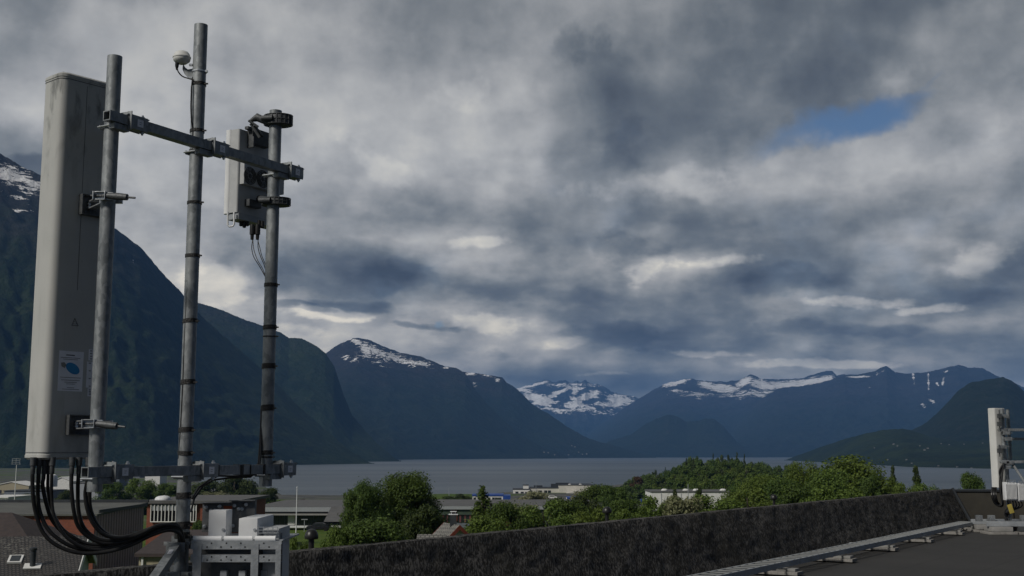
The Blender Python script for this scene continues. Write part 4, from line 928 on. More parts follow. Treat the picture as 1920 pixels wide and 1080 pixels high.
# ------------------------------------------------------------------ our roof: flat roof, parapet, end wall
RZ = E-1.6; HP = .80
ctop = atz(1783, 917, RZ+HP)
dlt = atz(540, 1037, RZ+HP); a_ = Vector((dlt.x, dlt.y, RZ+HP)); LD = (ctop-a_).normalized(); ND = Vector((LD.y, -LD.x, 0))   # along the parapet / into the roof
A = ctop-LD*34; Bt = ctop
def felt(name, dark, light, moss, streak, rotz):
    m = bpy.data.materials.new(name); m.use_nodes = True; N = NT(m.node_tree); b = N.n['Principled BSDF']
    t = N.new('ShaderNodeTexCoord').outputs['Object']
    v = N.mapping(N.mapping(N.mapping(t, (1, 1, 1), (0, 0, -rotz)), (1, 1, 1), (0, R(-28), 0)), streak)
    n1 = N.noise(v, 19, 8, .8, .5); n2 = N.noise(t, 1.3, 5, .6, .3); n3 = N.noise(t, 60, 4, .7); n5 = N.noise(v, 7, 4, .6, .4)
    k_ = N.m('ADD', N.m('MULTIPLY', n1, 1.0), N.m('ADD', N.m('MULTIPLY', n5, .5), N.m('MULTIPLY', n3, .22)))
    g1 = N.noise(N.mapping(v, (1, 1, .7)), 58, 5, .62, .2); g2 = N.noise(v, 4.5, 5, .6, .3)
    sp = N.mr(N.m('ADD', g1, N.m('MULTIPLY', N.m('SUBTRACT', g2, .5), .35)), .47, .60)
    c = N.mix(sp, dark, light)
    c = N.mix(N.mr(n2, .50, .70, 0, .5), c, moss)
    N.put(b.inputs['Base Color'], c); b.inputs['Roughness'].default_value = .9; b.inputs['Specular IOR Level'].default_value = .25
    bn = N.new('ShaderNodeBump'); bn.inputs['Strength'].default_value = 1.0; bn.inputs['Distance'].default_value = .03
    N.put(bn.inputs['Height'], k_); N.put(b.inputs['Normal'], bn.outputs[0]); return m
rz_ = atan2(LD.y, LD.x)
PARM = felt('parapet_felt', (.022, .021, .020), (.150, .143, .135), (.046, .043, .032), (1.0, .6, .50), rz_)
ROOFM = bpy.data.materials.new('roof_felt'); ROOFM.use_nodes = True; N = NT(ROOFM.node_tree); b = N.n['Principled BSDF']
t = N.new('ShaderNodeTexCoord').outputs['Object']
c = N.mix(N.mr(N.noise(t, .8, 6, .6, .5), .35, .65), (.030, .029, .028), (.042, .040, .038))
c = N.mix(N.mr(N.noise(t, 60, 3, .7), .4, .7, 0, .5), c, (.06, .058, .055))
sp_ = N.new('ShaderNodeSeparateXYZ'); N.put(sp_.inputs[0], N.mapping(t, (1, 1, 1), (0, 0, -rz_)))
sm_ = N.m('PINGPONG', sp_.outputs[1], .5); c = N.mix(N.mr(sm_, 0, .014, .75, 0), c, (.012, .012, .012))
N.put(b.inputs['Base Color'], c); b.inputs['Roughness'].default_value = .8; b.inputs['Specular IOR Level'].default_value = .3
bn = N.new('ShaderNodeBump'); bn.inputs['Strength'].default_value = .5; bn.inputs['Distance'].default_value = .01
N.put(bn.inputs['Height'], N.noise(t, 45, 5, .7)); N.put(b.inputs['Normal'], bn.outputs[0])
ENDM = mat('end_wall_felt', (.050, .046, .036), (.034, .032, .027), .85, 0, 2.5, bump=.3)
def our_roof():
    ER = (X*1.0-Y_*.10).normalized()                       # direction of the end wall
    q0 = A+ND*.1; q1 = Bt+ND*.1; e1 = Bt+ER*26
    poly = [Vector((p.x, p.y, RZ)) for p in (q0, q1, e1+ND*.0, Vector((e1.x, -14, 0)), Vector((q0.x, -14, 0)))]
    b = MB().prism([p-Z*.3 for p in poly], Z*.3); o = b.build('roof_surface', ROOFM, smooth=False, loc=(0, 0, RZ)); struct(o)
    # parapet: sloping inner face covered in weathered felt, finely subdivided and roughened
    prof = [(.38, -HP-.02), (.36, -HP+.02), (.02, -.03), (0, 0), (-.14, .0), (-.9, -.28), (-.95, -.32), (-.95, -9.5)]
    segs = 500; pts = []
    fine = []
    for (d0, z0), (d1, z1) in zip(prof, prof[1:]):
        n = 26 if (d0, z0) == prof[1] else (3 if z1 > -2 else 1)
        for i in range(n): fine.append((d0+(d1-d0)*i/n, z0+(z1-z0)*i/n))
    fine.append(prof[-1]); k = len(fine); b = MB(); L = (Bt-A).length
    for i in range(segs+1):
        p = A+LD*(L*i/segs)
        for d, z in fine:
            jit = (noise.noise(Vector((i*L/segs*9, d*20, z*9)))*.012+noise.noise(Vector((i*L/segs*2, d*4, z*2)))*.014)
            b.v.append(p+ND*(d+jit)+Z*(z+jit*.6))
    b.f = [(i*k+j, i*k+j+1, (i+1)*k+j+1, (i+1)*k+j) for i in range(segs) for j in range(k-1)]
    o = b.build('parapet', PARM, loc=(A.x, A.y, RZ)); tag(o, 'long sloping roof parapet covered in rough black weathered felt', 'parapet')
    # end wall of smoother brownish felt
    rt = thing('end_wall', 'smooth brown-grey felted wall closing the far end of the roof', 'wall', (Bt.x, Bt.y, RZ))
    e2 = Bt+ER*26; b = MB(); st = Bt+ND*.06-Z*.012
    for i in range(20):
        p = st+ER*(1.3*i); q_ = p+ER*1.27; dz0 = -.010*1.3*i
        b.prism([p-Z*(HP-.002), q_-Z*(HP-.002), q_-Z*(-dz0*.3), p-Z*(-dz0*.3)], Vector((-ER.y, ER.x, 0))*.3)
    b.build('felt_sheet', ENDM, rt, smooth=False)
    MB().prism([st+Z*.004-Vector((0, .03, 0)), e2-Z*.07-Vector((0, .03, 0)), e2-Z*.11-Vector((0, .03, 0)), st-Z*.04-Vector((0, .03, 0))], (0, .4, 0)).build('coping', DARKM, rt, smooth=False)
    bb = MB().prism([Vector((Bt.x-.2, Bt.y+.34, 17)), Vector((e1.x, e1.y+.34, 17)), Vector((e1.x, e1.y+.34, RZ+.5)), Vector((Bt.x-.2, Bt.y+.34, RZ+.6))], (0, .3, 0)).build('outer_face', CONC, rt, smooth=False)
    # corner bead
    MB().tube([Bt+ND*.03+Z*.02, Bt+ND*.43-Z*(HP-.01)], .035, 6).build('corner_seam', DARKM, rt)
our_roof()
# vents beyond the parapet
def vent(px, yc, wpx, label):
    d = ray(px, 1000); # walk to the line 0.5 m outside the parapet
    o2 = A-ND*.5; den = d.x*LD.y-d.y*LD.x; t_ = (o2.x*LD.y-o2.y*LD.x)/den; Yv = d.y*t_
    c = P(px, yc, Yv); r = wpx/2/F*Yv*1.0
    rt = thing('roof_vent', label, 'roof vent', (c.x, c.y, RZ+HP-.2), 'black roof vents beyond the parapet')
    MB().lathe([(r*.9, -r*.5), (r, -r*.35), (r*.98, 0), (r*.85, r*.45), (r*.55, r*.8), (r*.1, r*.93)], c, n=20).build('cap', BLACK, rt)
    MB().lathe([(r*.42, RZ+HP-.35-c.z), (r*.40, -r*.45), (r*.2, -r*.4)], c, n=14).build('pipe', BLACK, rt)
vent(584, 1004, 26, 'largest black ball-capped roof vent beyond the parapet by the lawn')
vent(1138, 958, 17, 'middle black ball-capped vent beyond the centre of the parapet')
vent(1451, 933, 13, 'smallest dark vent cap beyond the parapet before the trees')
# cable ladder on blocks
LA = atz(1350, 1079, RZ+.15); LB = atz(1815, 981, RZ+.15); lv = (LB-LA).normalized(); ls_ = Vector((lv.y, -lv.x, 0)); LA = LA-lv*3.5
rt = thing('cable_ladder', 'long galvanised cable ladder lying on blocks along the parapet foot', 'cable ladder', (LA.x, LA.y, RZ+.1))
LL = (LB-LA).length; RUNG = mat('rung_metal', (.30, .31, .31), (.22, .23, .23), .5, .3, 10)
for s in (-1, 1):
    b = MB(); c_ = LA+ls_*(s*.15)
    b.box((c_+LB+ls_*(s*.15))/2, (.008, LL, .07), (ls_, lv, Z)); b.box((c_+LB+ls_*(s*.15))/2+Z*.036-ls_*(s*.012), (.03, LL, .006), (ls_, lv, Z))
    b.build('side_rail', GREYP, rt, smooth=False)
nr_ = 68
for i in range(nr_):
    MB().box(LA+lv*(LL*(i+.5)/nr_)+Z*.036, (.27, .06, .012), (ls_, lv, Z)).build('rung', RUNG, rt, smooth=False)
BLK = [(1501, 1078), (1603, 1053), (1682, 1032), (1749, 1016), (1807, 1002), (1834, 993)]
LBN = ['nearest', 'second nearest', 'third nearest', 'third farthest', 'second farthest', 'farthest']
PL = mat('weathered_plank', (.30, .29, .27), (.20, .19, .18), .85, 0, 12, (1, 4, 1), .3)
for i, (px, py) in enumerate(BLK):
    e = atz(px, py, RZ+.02); w0 = .95; c = e-ls_*(w0/2)
    rt = thing('support_block', LBN[i]+' pale support block under the cable ladder', 'support block', (c.x, c.y, RZ), 'support blocks under the cable ladder')
    MB().box(c+Z*.02, (w0, .24, .045), (ls_, lv, Z)).build('plank', PL, rt, bevel=.006)
    MB().box(e-ls_*.17+Z*.062, (.26, .17, .035), (ls_, lv, Z)).build('weight', CONC, rt, bevel=.006)
    MB().box(c-ls_*.1+Z*.072, (.42, .06, .055), (ls_, lv, Z)).build('bearer', GREYP, rt, smooth=False)
# little white pipe end at the lower edge of the picture
q = atz(1265, 1076, RZ+.10)
rt = thing('pipe_stub', 'tiny white bent pipe end at the bottom edge before the parapet', 'pipe', (q.x, q.y, RZ))
MB().tube([(q.x, q.y, RZ), (q.x, q.y, RZ+.06), (q.x+.015, q.y, RZ+.085), (q.x+.05, q.y, RZ+.09)], .022, 10).build('pipe', WHITE, rt); MB().tube([(q.x-.03, q.y, RZ+.08), (q.x-.02, q.y, RZ+.14), (q.x-.05, q.y, RZ+.15)], .008, 8).build('hook', WHITE, rt)

# ------------------------------------------------------------------ mast frame in the foreground
RP = .038
pL = P(197, 500, 6.10); pR = P(509, 500, 7.20)
u2 = Vector((pR.x-pL.x, pR.y-pL.y, 0)); BD = u2.normalized(); BN = Vector((BD.y, -BD.x, 0))   # boom direction; normal towards the camera
if BN.y > 0: BN = -BN
def on_line(px, py, o, d):
    r = ray(px, py); den = r.x*d.y-r.y*d.x; t_ = (o.x*d.y-o.y*d.x)/den; return r.y*t_
YC = on_line(364, 400, pL, BD); pC = P(364, 400, YC)
zUP = P(195, 222, pL.y-.06).z; zLO = E-.093
rt = thing('antenna_mast', 'galvanised steel mast frame of three tubes joined by two square booms', 'mast', (pC.x, pC.y, RZ))
def pole(p, ztop, zbot, label=None, ring=True):
    b = MB(); n = 40
    prof = [(RP-.006, ztop-.25), (RP-.006, ztop), (RP, ztop), (RP, zbot), (RP-.006, zbot)]
    b.lathe([(r, z) for r, z in prof], (p.x, p.y, 0), n=n); b.f = b.f[:-2]
    nb = len(b.v); 
    return b.build('pole', GALV, rt, label)
zTL = P(213, 106, pL.y).z; zTC = P(381, 47, pC.y).z; zTR = P(518, 208, pR.y).z
pole(pL, zTL, P(178, 922, pL.y).z, 'short left tube beside the tall antenna'); pole(pC, zTC, RZ+.02, 'tallest centre tube'); pole(pR, zTR, P(500, 912, pR.y).z, 'right tube carrying the radio unit')
BT = .052; off = RP+BT/2+.004
def bline(p, t): return Vector((p.x, p.y, 0))+BN*off+BD*t
lenLR = u2.length
for z, t0, t1, lb in ((zUP, -.095, lenLR+.165, 'upper boom'), (zLO, -.125, lenLR+.165, 'lower boom')):
    MB().hollow(bline(pL, t0)+Z*z, bline(pL, t1)+Z*z, BT, BT, .005, BN, Z).build('boom', GALV, rt, lb)
def clamp(p, z, shift=.09):
    c = bline(p, shift)+Z*z; b = MB(); ax = (BD, BN, Z)
    b.box(c+BN*(BT/2+.004), (.13, .006, .075), ax); b.box(c-BN*(BT/2+.004), (.13, .006, .075), ax)
    b.box(c+Z*(BT/2+.006)+BN*.0, (.15, .064, .006), ax); b.box(c-Z*(BT/2+.006), (.12, .064, .006), ax)
    b.box(c+BN*.002-BD*.058, (.006, .085, .10), ax)
    cc_ = Vector((p.x, p.y, z))
    b.box(cc_-BN*.043-Z*.034, (.085, .006, .022), ax); b.box(c-BD*.10-Z*(BT/2+.018), (.10, .04, .030), ax)
    o = b.build('clamp', GALV, rt, bevel=.0012)
    bo = MB()
    for dx_ in (-.05, .045):
        for up_ in (1, -1):
            q_ = c+BD*dx_+BN*(.012)+Z*(up_*(BT/2+.009)); bo.lathe([(.011, 0), (.011, .011), (.006, .011), (.006, .019)], q_, Z*up_, 6)
    for dz_ in (-.034,):
        bo.tube([cc_-BN*.050+Z*dz_-BD*.046, cc_+BN*.075+Z*dz_-BD*.046], .005, 8)
        bo.tube([cc_-BN*.050+Z*dz_+BD*.046, cc_+BN*.075+Z*dz_+BD*.046], .005, 8)
    bo.build('bolt', BRIGHT, o)
    MB().box(c+BN*(BT/2+.0078)+BD*.012, (.040, .0012, .040), ax).build('label', PAPER, o, smooth=False)
    lb = MB().box(c+BN*(BT/2+.0088)+BD*.012+Z*.004, (.015, .0006, .002), ax).box(c+BN*(BT/2+.0088)+BD*.010-Z*.006, (.014, .0006, .002), ax).build('print', INK, o, smooth=False)
for p in (pL, pC, pR):
    for z in (zUP, zLO): clamp(p, z)
# ties and tape on the tubes
def tie(p, py, px, hh, thick=.0035, slant=0, mt=TAPE, tail=True):
    z = P(px, py, p.y-RP).z; b = MB(); n = 28; vs = []
    rr = RP+thick
    for k_ in (0, 1):
        for j in range(n):
            a = 2*pi*j/n; w_ = slant*cos(a+.7)*.012+noise.noise(Vector((a*2, py, k_)))*.0015
            vs.append(Vector((p.x+rr*cos(a), p.y+rr*sin(a), z+(hh/2 if k_ else -hh/2)+w_)))
    for k_ in (0, 1):
        for j in range(n):
            a = 2*pi*j/n; w_ = slant*cos(a+.7)*.012
            vs.append(Vector((p.x+(RP-.002)*cos(a), p.y+(RP-.002)*sin(a), z+(hh/2 if k_ else -hh/2)+w_)))
    fs = []
    for j in range(n):
        q_ = (j+1) % n; fs += [(j, q_, n+q_, n+j), (n+j, n+q_, 3*n+q_, 3*n+j), (q_, j, 2*n+j, 2*n+q_), (2*n+j, 3*n+j, 3*n+q_, 2*n+q_)]
    b.add(vs, fs)
    if tail:
        e = Vector((p.x+RP*.9, p.y-RP*.5, z)); b.box(e+X*.012, (.022, .008, .008)); 
    return b.build('cable_tie', mt, rt)
for py, px, hh, sl_ in ((155, 378, .018, .2), (243, 375, .018, .2), (282, 372, .020, 0), (378, 369, .016, .1), (478, 365, .018, .1), (601, 360, .022, .4), (716, 355, .026, .3), (806, 351, .026, .3), (849, 349, .024, -.3), (930, 347, .034, .2), (986, 345, .040, .2), (1004, 344, .035, 0)): tie(pC, py, px, hh, slant=sl_)
for py, px, hh, sl_ in ((533, 508, .022, 0), (613, 506, .026, .2), (630, 506, .007, 0), (686, 504, .032, .2), (765, 502, .036, .4), (849, 500, .026, .2), (857, 500, .010, 0)): tie(pR, py, px, hh, slant=sl_)
for px, hh in ((401, .03), (447, .025), (463, .008), (489, .018)):
    Yb = on_line(px, 880, Vector((bline(pL, 0).x, bline(pL, 0).y, 0)), BD); c = P(px, 883, Yb); c = Vector((c.x, c.y, zLO))
    b = MB(); b.box(c, (hh, BT+.008, BT+.008), (BD, BN, Z)); b.build('boom_tape', TAPE, rt, bevel=.003)
# diagonal strut and foot brackets on the centre tube
def foot():
    a = P(331, 1026, pC.y-.08); b_ = P(286, 1092, pC.y-.55); b_ = a+(b_-a)*3.0; b_.z = max(b_.z, RZ+.04)
    d = (b_-a).normalized(); sd = d.cross(Z).normalized(); up_ = sd.cross(d)
    st = MB().hollow(a, b_, .045, .045, .004, sd, up_).build('strut', GALV, rt)
    c = a+(b_-a).normalized()*.13; nrm = -Y_
    MB().box(c-sd*0+Vector((0, 0, 0))+(up_ if up_.y < 0 else -up_)*.0236, (.022, .06, .0015), (sd, d, up_)).build('label', PAPER, st, smooth=False)
    b = MB(); z = P(345, 1030, pC.y).z
    for zz_ in (P(345, 1018, pC.y).z, P(345, 1074, pC.y).z):
        cc_ = Vector((pC.x, pC.y, zz_)); b.box(cc_-Y_*.048+Z*.0, (.17, .008, .02)).box(cc_-Y_*.052-Z*.03-X*.03, (.08, .012, .08)).box(cc_+Y_*.045, (.14, .008, .07))
        for s in (-1, 1): b.tube([cc_+X*(s*.055)-Y_*.07, cc_+X*(s*.055)+Y_*.06], .006, 8)
    b.box((a.x, a.y, a.z-.0), (.09, .012, .05))
    b.build('foot_bracket', GALV, rt, bevel=.0012)
    fp = MB().box((pC.x, pC.y, RZ+.012), (.35, .35, .02)); fp.build('base_plate', GALV, rt, bevel=.002)
foot()
# small black cable following the tubes
def cpath(p, pts, y_off=-1): return [P(px, py, p.y+dy_) for px, py, dy_ in pts]
cb = MB().tube(cpath(pC, [(336, 140, 0), (336, 128, 0)]), .004, 6)
o = MB().tube([P(a, b, pC.y+c) for a, b, c in ((361, 148, -.035), (359, 165, -.04), (358, 200, -.042), (359, 228, -.04), (362, 244, -.035), (361, 300, -.03), (358, 400, -.032), (354, 480, -.03), (350, 560, -.03), (346, 640, -.03), (343, 720, -.032), (339, 800, -.03), (335, 860, -.02))], .0045, 8).build('cable', BLACK)
tag(o, 'thin black cable running down the left of the centre tube', 'cable')
o = MB().tube([P(a, b, pR.y+c) for a, b, c in ((500, 752, .05), (494, 760, .0), (490, 768, -.02), (489, 800, -.02), (487, 840, -.04), (485, 865, -.06), (480, 890, -.085), (440, 893, -.16), (410, 892, -.25), (392, 900, -.33), (372, 915, -.40), (360, 935, -.45))], .006, 8).tube([P(a, b, pR.y+c) for a, b, c in ((500, 748, .055), (496, 760, .02), (492, 772, -.01), (491, 800, -.02), (489, 850, -.05), (486, 880, -.075), (470, 894, -.10), (430, 896, -.18), (400, 900, -.28), (380, 912, -.36), (364, 935, -.43), (358, 960, -.46))], .006, 8).build('cable_pair', BLACK)
tag(o, 'pair of black cables down the right tube and along the lower boom', 'cable')

# ------------------------------------------------------------------ tall panel antenna
AB = Vector((cos(R(50)), sin(R(50)), 0)); AS = Vector((-sin(R(50)), cos(R(50)), 0)); AN = Vector((AB.y, -AB.x, 0))   # back-face dir, side dir, back-face normal
def antenna():
    nc = P(117, 132, 6.16); zt = nc.z; zb = P(84, 862, 6.10).z; wB, wS = .33, .198
    c = Vector((nc.x, nc.y, 0))+AB*(wB/2)+AS*(wS/2)
    r_ = thing('panel_antenna', 'tall pale grey panel antenna fixed to the left tube', 'antenna', (c.x, c.y, zb))
    H = zt-zb
    b = MB().rbox(c+Z*((zt+zb)/2), (wB, wS, H-.05), (AB, AS, Z), .042, 6); body = b.build('radome', RAD, r_)
    # end caps
    for zc, s in ((zt, 1), (zb, -1)):
        q_ = MB(); h0 = .034
        q_.rbox(c+Z*(zc-s*h0/2), (wB+.006, wS+.006, h0), (AB, AS, Z), .045, 6, .010); q_.build('end_cap', RAD, r_)
        MB().rbox(c+Z*(zc-s*(h0+.002)), (wB+.0045, wS+.0045, .0022), (AB, AS, Z), .0442, 6).build('seam', INK, r_)
    t_ = MB()
    for k_ in (0, .03): t_.lathe([(.007, -.004), (.007, .006), (.003, .008)], Vector((nc.x, nc.y, zt))+AB*(.03+k_)+AS*.04, n=8)
    t_.build('top_stub', DGREY, r_)
    face0 = c-AS*0-(-AN)*0
    fo = c+AN*(wS/2)      # middle of back face (plan)
    def bf(px, py, e=.0):   # point on the back face seen at that pixel
        r = ray(px, py); o = Vector((0, 0, E)); pl = Vector((fo.x, fo.y, 0)); nn = AN; return o+r*((pl-o).dot(nn)/r.dot(nn))+AN*e
    # long seam line, label, triangle
    a, b2 = bf(155, 160), bf(154, 545); sm = MB()
    sm.box((a+b2)/2+AN*.0005, (.0018, .001, (a-b2).length), (AB, AN, Z)); sm.build('groove', INK, r_, smooth=False)
    def panel(nm, m, cpx, cpy, w_, h_, e, par, ax=(AB, AN, Z)): return MB().box(bf(cpx, cpy, e), (w_, .0009, h_), ax).build(nm, m, par, smooth=False)
    w1 = (bf(155, 700)-bf(109, 700)).length; h1 = (bf(130, 659)-bf(130, 734)).length
    st = panel('sticker', PAPER, 132.5, 696, w1, h1, .0008, r_)
    lab = MB()
    for py, wf in ((666, .35), (671, .8), (674, .6), (708, .85), (713, .75), (717, .5), (720, .35), (727, .3), (730, .7)): lab.box(bf(132, py, .0018), (w1*wf, .0006, .0022 if py != 666 else .005), (AB, AN, Z))
    lab.build('print', INK, st, smooth=False)
    ov = MB(); c0 = bf(136, 691, .0018); n = 20; vs = []; rx_ = (bf(150, 690)-bf(122, 690)).length/2; ry_ = rx_*.62
    d1 = (AB*cos(R(-28))+Z*sin(R(-28))); d2 = (-AB*sin(R(-28))+Z*cos(R(-28)))
    ov.prism([c0+d1*(rx_*cos(2*pi*i/n))+d2*(ry_*sin(2*pi*i/n)) for i in range(n)], AN*.0006); ov.build('picture', CYAN, st, smooth=False)
    MB().prism([bf(x_, y_, .0018) for x_, y_ in ((114, 680), (120, 679), (124, 684), (121, 690), (115, 687))], AN*.0012).build('picture_connector', TAN, st, smooth=False)
    for (yy0, yy1, xx0, xx1) in ((655, 676, 166, 174), (678, 727, 162, 173), (728, 743, 164, 171)):
        s2 = panel('label', PAPER, (xx0+xx1)/2, (yy0+yy1)/2, (bf(xx1, 700)-bf(xx0, 700)).length, (bf(168, yy0)-bf(168, yy1)).length, .0008, r_)
        l2 = MB(); 
        for k_ in range(4): l2.box(bf((xx0+xx1)/2+.5, yy0+3+(yy1-yy0-6)*k_/3, .0018), (.012, .0006, .004), (AB, AN, Z))
        l2.build('print', INK, s2, smooth=False)
    tr = MB(); tp = [bf(140, 597, .001), bf(134.5, 610, .001), bf(146.5, 611, .001)]
    for i in range(3): tr.tube([tp[i], tp[(i+1) % 3]], .0012, 5)
    for x_, y_ in ((140, 603), (138, 607.5), (142.5, 607.5)): tr.tube([bf(x_-.8, y_, .001), bf(x_+.8, y_-1, .001)], .0013, 5)
    tr.build('warning_triangle', INK, r_)
    # mounting brackets
    for py, xl, xr, yh in ((388, 141, 192, 40), (797, 118, 167, 38)):
        cpl = bf((xl+xr)/2+8, py, 0); wp = .17; hp_ = yh/F*6.2
        g_ = MB(); g_.box(cpl+AN*.006, (wp, .010, hp_), (AB, AN, Z)).box(cpl+AN*.02+Z*(hp_/2-.003), (wp, .036, .006), (AB, AN, Z)).box(cpl+AN*.02-Z*(hp_/2-.003), (wp, .036, .006), (AB, AN, Z)).box(cpl+AN*.02-AB*(wp/2-.003), (.006, .034, hp_-.01), (AB, AN, Z))
        br = g_.build('bracket', DGALV, r_, bevel=.0015)
        # arms towards the tube and the clamp jaws round it
        zc = cpl.z; tip = Vector((pL.x, pL.y, zc)); dirp = AN
        s0 = cpl+AN*.015-AB*.02; toP = (Vector((pL.x, pL.y, 0))-Vector((s0.x, s0.y, 0))); dd = toP.normalized(); ln = toP.length; sd = Vector((dd.y, -dd.x, 0))
        arm = MB(); mid = Vector((s0.x, s0.y, zc))+dd*(ln*.45)
        for k_ in (-1, 1): arm.box(mid+Z*(k_*.019), (.045, ln*.9, .006), (sd, dd, Z))
        arm.build('arm', BRIGHT, br, bevel=.0015)
        j = MB(); pc = Vector((pL.x, pL.y, zc))
        side_ = Vector((BN.x, BN.y, 0)); jd = X
        near = pc-Y_*(RP+.006)
        j.box(near+X*(-.01), (.10, .012, .040)); MB().box(pc+Y_*(RP+.008), (.12, .014, .04)).build('jaw', BRIGHT, br, bevel=.0015)
        for k_ in (-1, 1): j.box(near+Z*(k_*.020)-Y_*.012-X*.02, (.06, .02, .004)); 
        j.box(near-X*.055-Y_*.012, (.005, .034, .044)).box(near+X*.005-Y_*.012, (.004, .034, .044))
        j.build('jaw', BRIGHT, br, bevel=.0015)
        rd = MB(); e0 = pc+X*(.018)-Y_*(RP+.018); e1 = e0+Vector((.105, -.02, -.012)); e2 = e1+(e1-e0).normalized()*.045
        rd.tube([e0-X*.03, e0, e0+(e1-e0)*.5, e1], .02, 12, rs=[.007, .015, .019, .017]); rd.tube([e1, e2], .0055, 8); rd.tube([e0-X*.09, e0], .006, 8)
        rd.build('clamp_rod', DGALV, br)
        for k_ in (-1, 1): MB().lathe([(.009, 0), (.009, .012), (.004, .013)], cpl-AB*.035+AN*.012+Z*(k_*.008), AN, 6).build('bolt', BRIGHT, br)
    # connectors under the antenna
    con = []
    for px, dp in ((62, .02), (73, .05), (83, .08), (91, .11), (98, .06), (135, .06), (148, .09), (166, .05), (172, .08)):
        r = ray(px, 872); zc = zb; o = P(px, 874, 6.16+dp*.8)
        con.append(o)
        MB().lathe([(.016, .012), (.016, -.03), (.012, -.032), (.012, -.07), (.009, -.075)], Vector((o.x, o.y, zb)), n=12).build('connector', DGREY, r_)
    return con, zb
con, zbA = antenna()
def bez(pts, n=10):
    """Catmull-Rom through the points"""
    out = []; Q_ = [pts[0]]+pts+[pts[-1]]
    for i in range(1, len(Q_)-2):
        p0, p1, p2, p3 = Q_[i-1:i+3]
        for k_ in range(n):
            t_ = k_/n; out.append(.5*((2*p1)+(p2-p0)*t_+(2*p0-5*p1+4*p2-p3)*t_*t_+(3*p1-p0-3*p2+p3)*t_**3))
    out.append(pts[-1]); return out
CAB = [  # photo points each cable passes
 [(62, 930), (68, 965), (82, 1000), (108, 1023), (145, 1036), (190, 1036), (240, 1024), (285, 1003), (318, 994), (338, 1003), (342, 1030)],
 [(71, 930), (75, 960), (90, 992), (118, 1016), (150, 1029), (195, 1031), (245, 1020), (288, 998), (316, 989), (336, 996), (338, 1030)],
 [(80, 910), (87, 945), (98, 975), (120, 1000), (150, 1021), (195, 1026), (240, 1016), (285, 995), (312, 985), (334, 990), (341, 1030)],
 [(90, 920), (96, 950), (112, 985), (135, 1005), (165, 1019), (205, 1021), (245, 1012), (285, 992), (314, 987), (336, 994), (344, 1030)],
 [(97, 930), (101, 965), (118, 1000), (142, 1020), (170, 1030), (210, 1029), (250, 1016), (288, 1000), (318, 992), (338, 999), (339, 1030)],
 [(134, 915), (138, 955), (146, 985), (165, 1006), (190, 1017), (222, 1017), (255, 1008), (290, 990), (314, 984), (334, 990), (336, 1030)],
 [(146, 915), (147, 955), (155, 985), (172, 1004), (196, 1013), (228, 1012), (258, 1004), (292, 988), (316, 986), (336, 992), (340, 1030)],
 [(160, 925), (164, 955), (175, 982), (195, 1002), (222, 1008), (250, 1003), (285, 990), (315, 983), (335, 988), (343, 1030)],
 [(168, 925), (170, 955), (183, 985), (205, 1004), (232, 1008), (262, 1001), (292, 987), (318, 984), (338, 992), (345, 1030)]]
ORD = ['first', 'second', 'third', 'fourth', 'fifth', 'sixth', 'seventh', 'eighth', 'ninth']
for i, (c0, pts) in enumerate(zip(con, CAB)):
    pp = [Vector((c0.x, c0.y, zbA-.03)), Vector((c0.x, c0.y, zbA-.09))]; n = len(pts)
    for k_, (px, py) in enumerate(pts):
        f_ = (k_+1)/n; Yk = c0.y+(pC.y-.05-c0.y)*f_**1.5+.012*math.sin(i*2.1+k_)*(1-f_)
        pp.append(P(px, py, Yk))
    o = MB().tube(bez(pp, 8), .0105 if i not in (3, 4) else .0085, 10).build('antenna_cable', BLACK)
    tag(o, ORD[i]+' thick black cable from the left of those hanging under the tall antenna', 'cable', 'black cables looping from the tall antenna')

# ------------------------------------------------------------------ GPS mushroom antenna
def gps():
    c = P(341, 108, pC.y-.01); r_ = thing('gps_antenna', 'small white mushroom-shaped satellite timing antenna on the centre tube', 'antenna', (c.x, c.y, c.z-.05)); R0 = .0485*pC.y/6.6*1.0
    MB().lathe([(R0*.55, -.036), (R0*.92, -.022), (R0*1.0, -.012), (R0*1.0, -.004), (R0*1.06, -.003), (R0*1.06, .003), (R0*.98, .006), (R0*.9, .020), (R0*.7, .032), (R0*.35, .039), (.002, .041)], c, n=32).build('dome', mat('gps_white', (.66, .66, .64), (.56, .56, .54), .3, 0, 20), r_)
    ar = MB(); pts = [P(a, b, pC.y) for a, b in ((343, 119), (347, 126), (352, 130), (359, 129), (368, 126), (368, 151), (360, 149), (352, 145), (346, 139), (342, 130))]
    ar.prism(pts, Y_*.006); ar.build('bracket', GALV, r_, bevel=.001)
    s = MB(); z = P(378, 131, pC.y-RP).z; n = 24
    for j in range(n):
        a = 2*pi*j/n; b_ = 2*pi*(j+1)/n
        s.prism([Vector((pC.x+q_*cos(t_), pC.y+q_*sin(t_), z-.004)) for q_, t_ in ((RP+.001, a), (RP+.004, a), (RP+.004, b_), (RP+.001, b_))], Z*.008)
    s.box((pC.x+RP+.006, pC.y-.012, z), (.014, .016, .012)).box((pC.x-RP-.006, pC.y-.02, z+.035), (.02, .014, .012)).box((pC.x-RP-.006, pC.y-.02, z-.04), (.02, .014, .012)); s.build('band', BRIGHT, r_)
    MB().lathe([(.011, 0), (.011, -.02), (.007, -.035), (.004, -.045)], P(332, 117, pC.y-.02), n=12).build('connector', BLACK, r_)
    MB().tube(bez([P(a, b, pC.y+d) for a, b, d in ((332, 124, -.02), (334, 134, -.02), (342, 143, -.02), (353, 147, -.03), (363, 150, -.042))], 6), .0038, 8).build('pigtail', BLACK, r_)
gps()

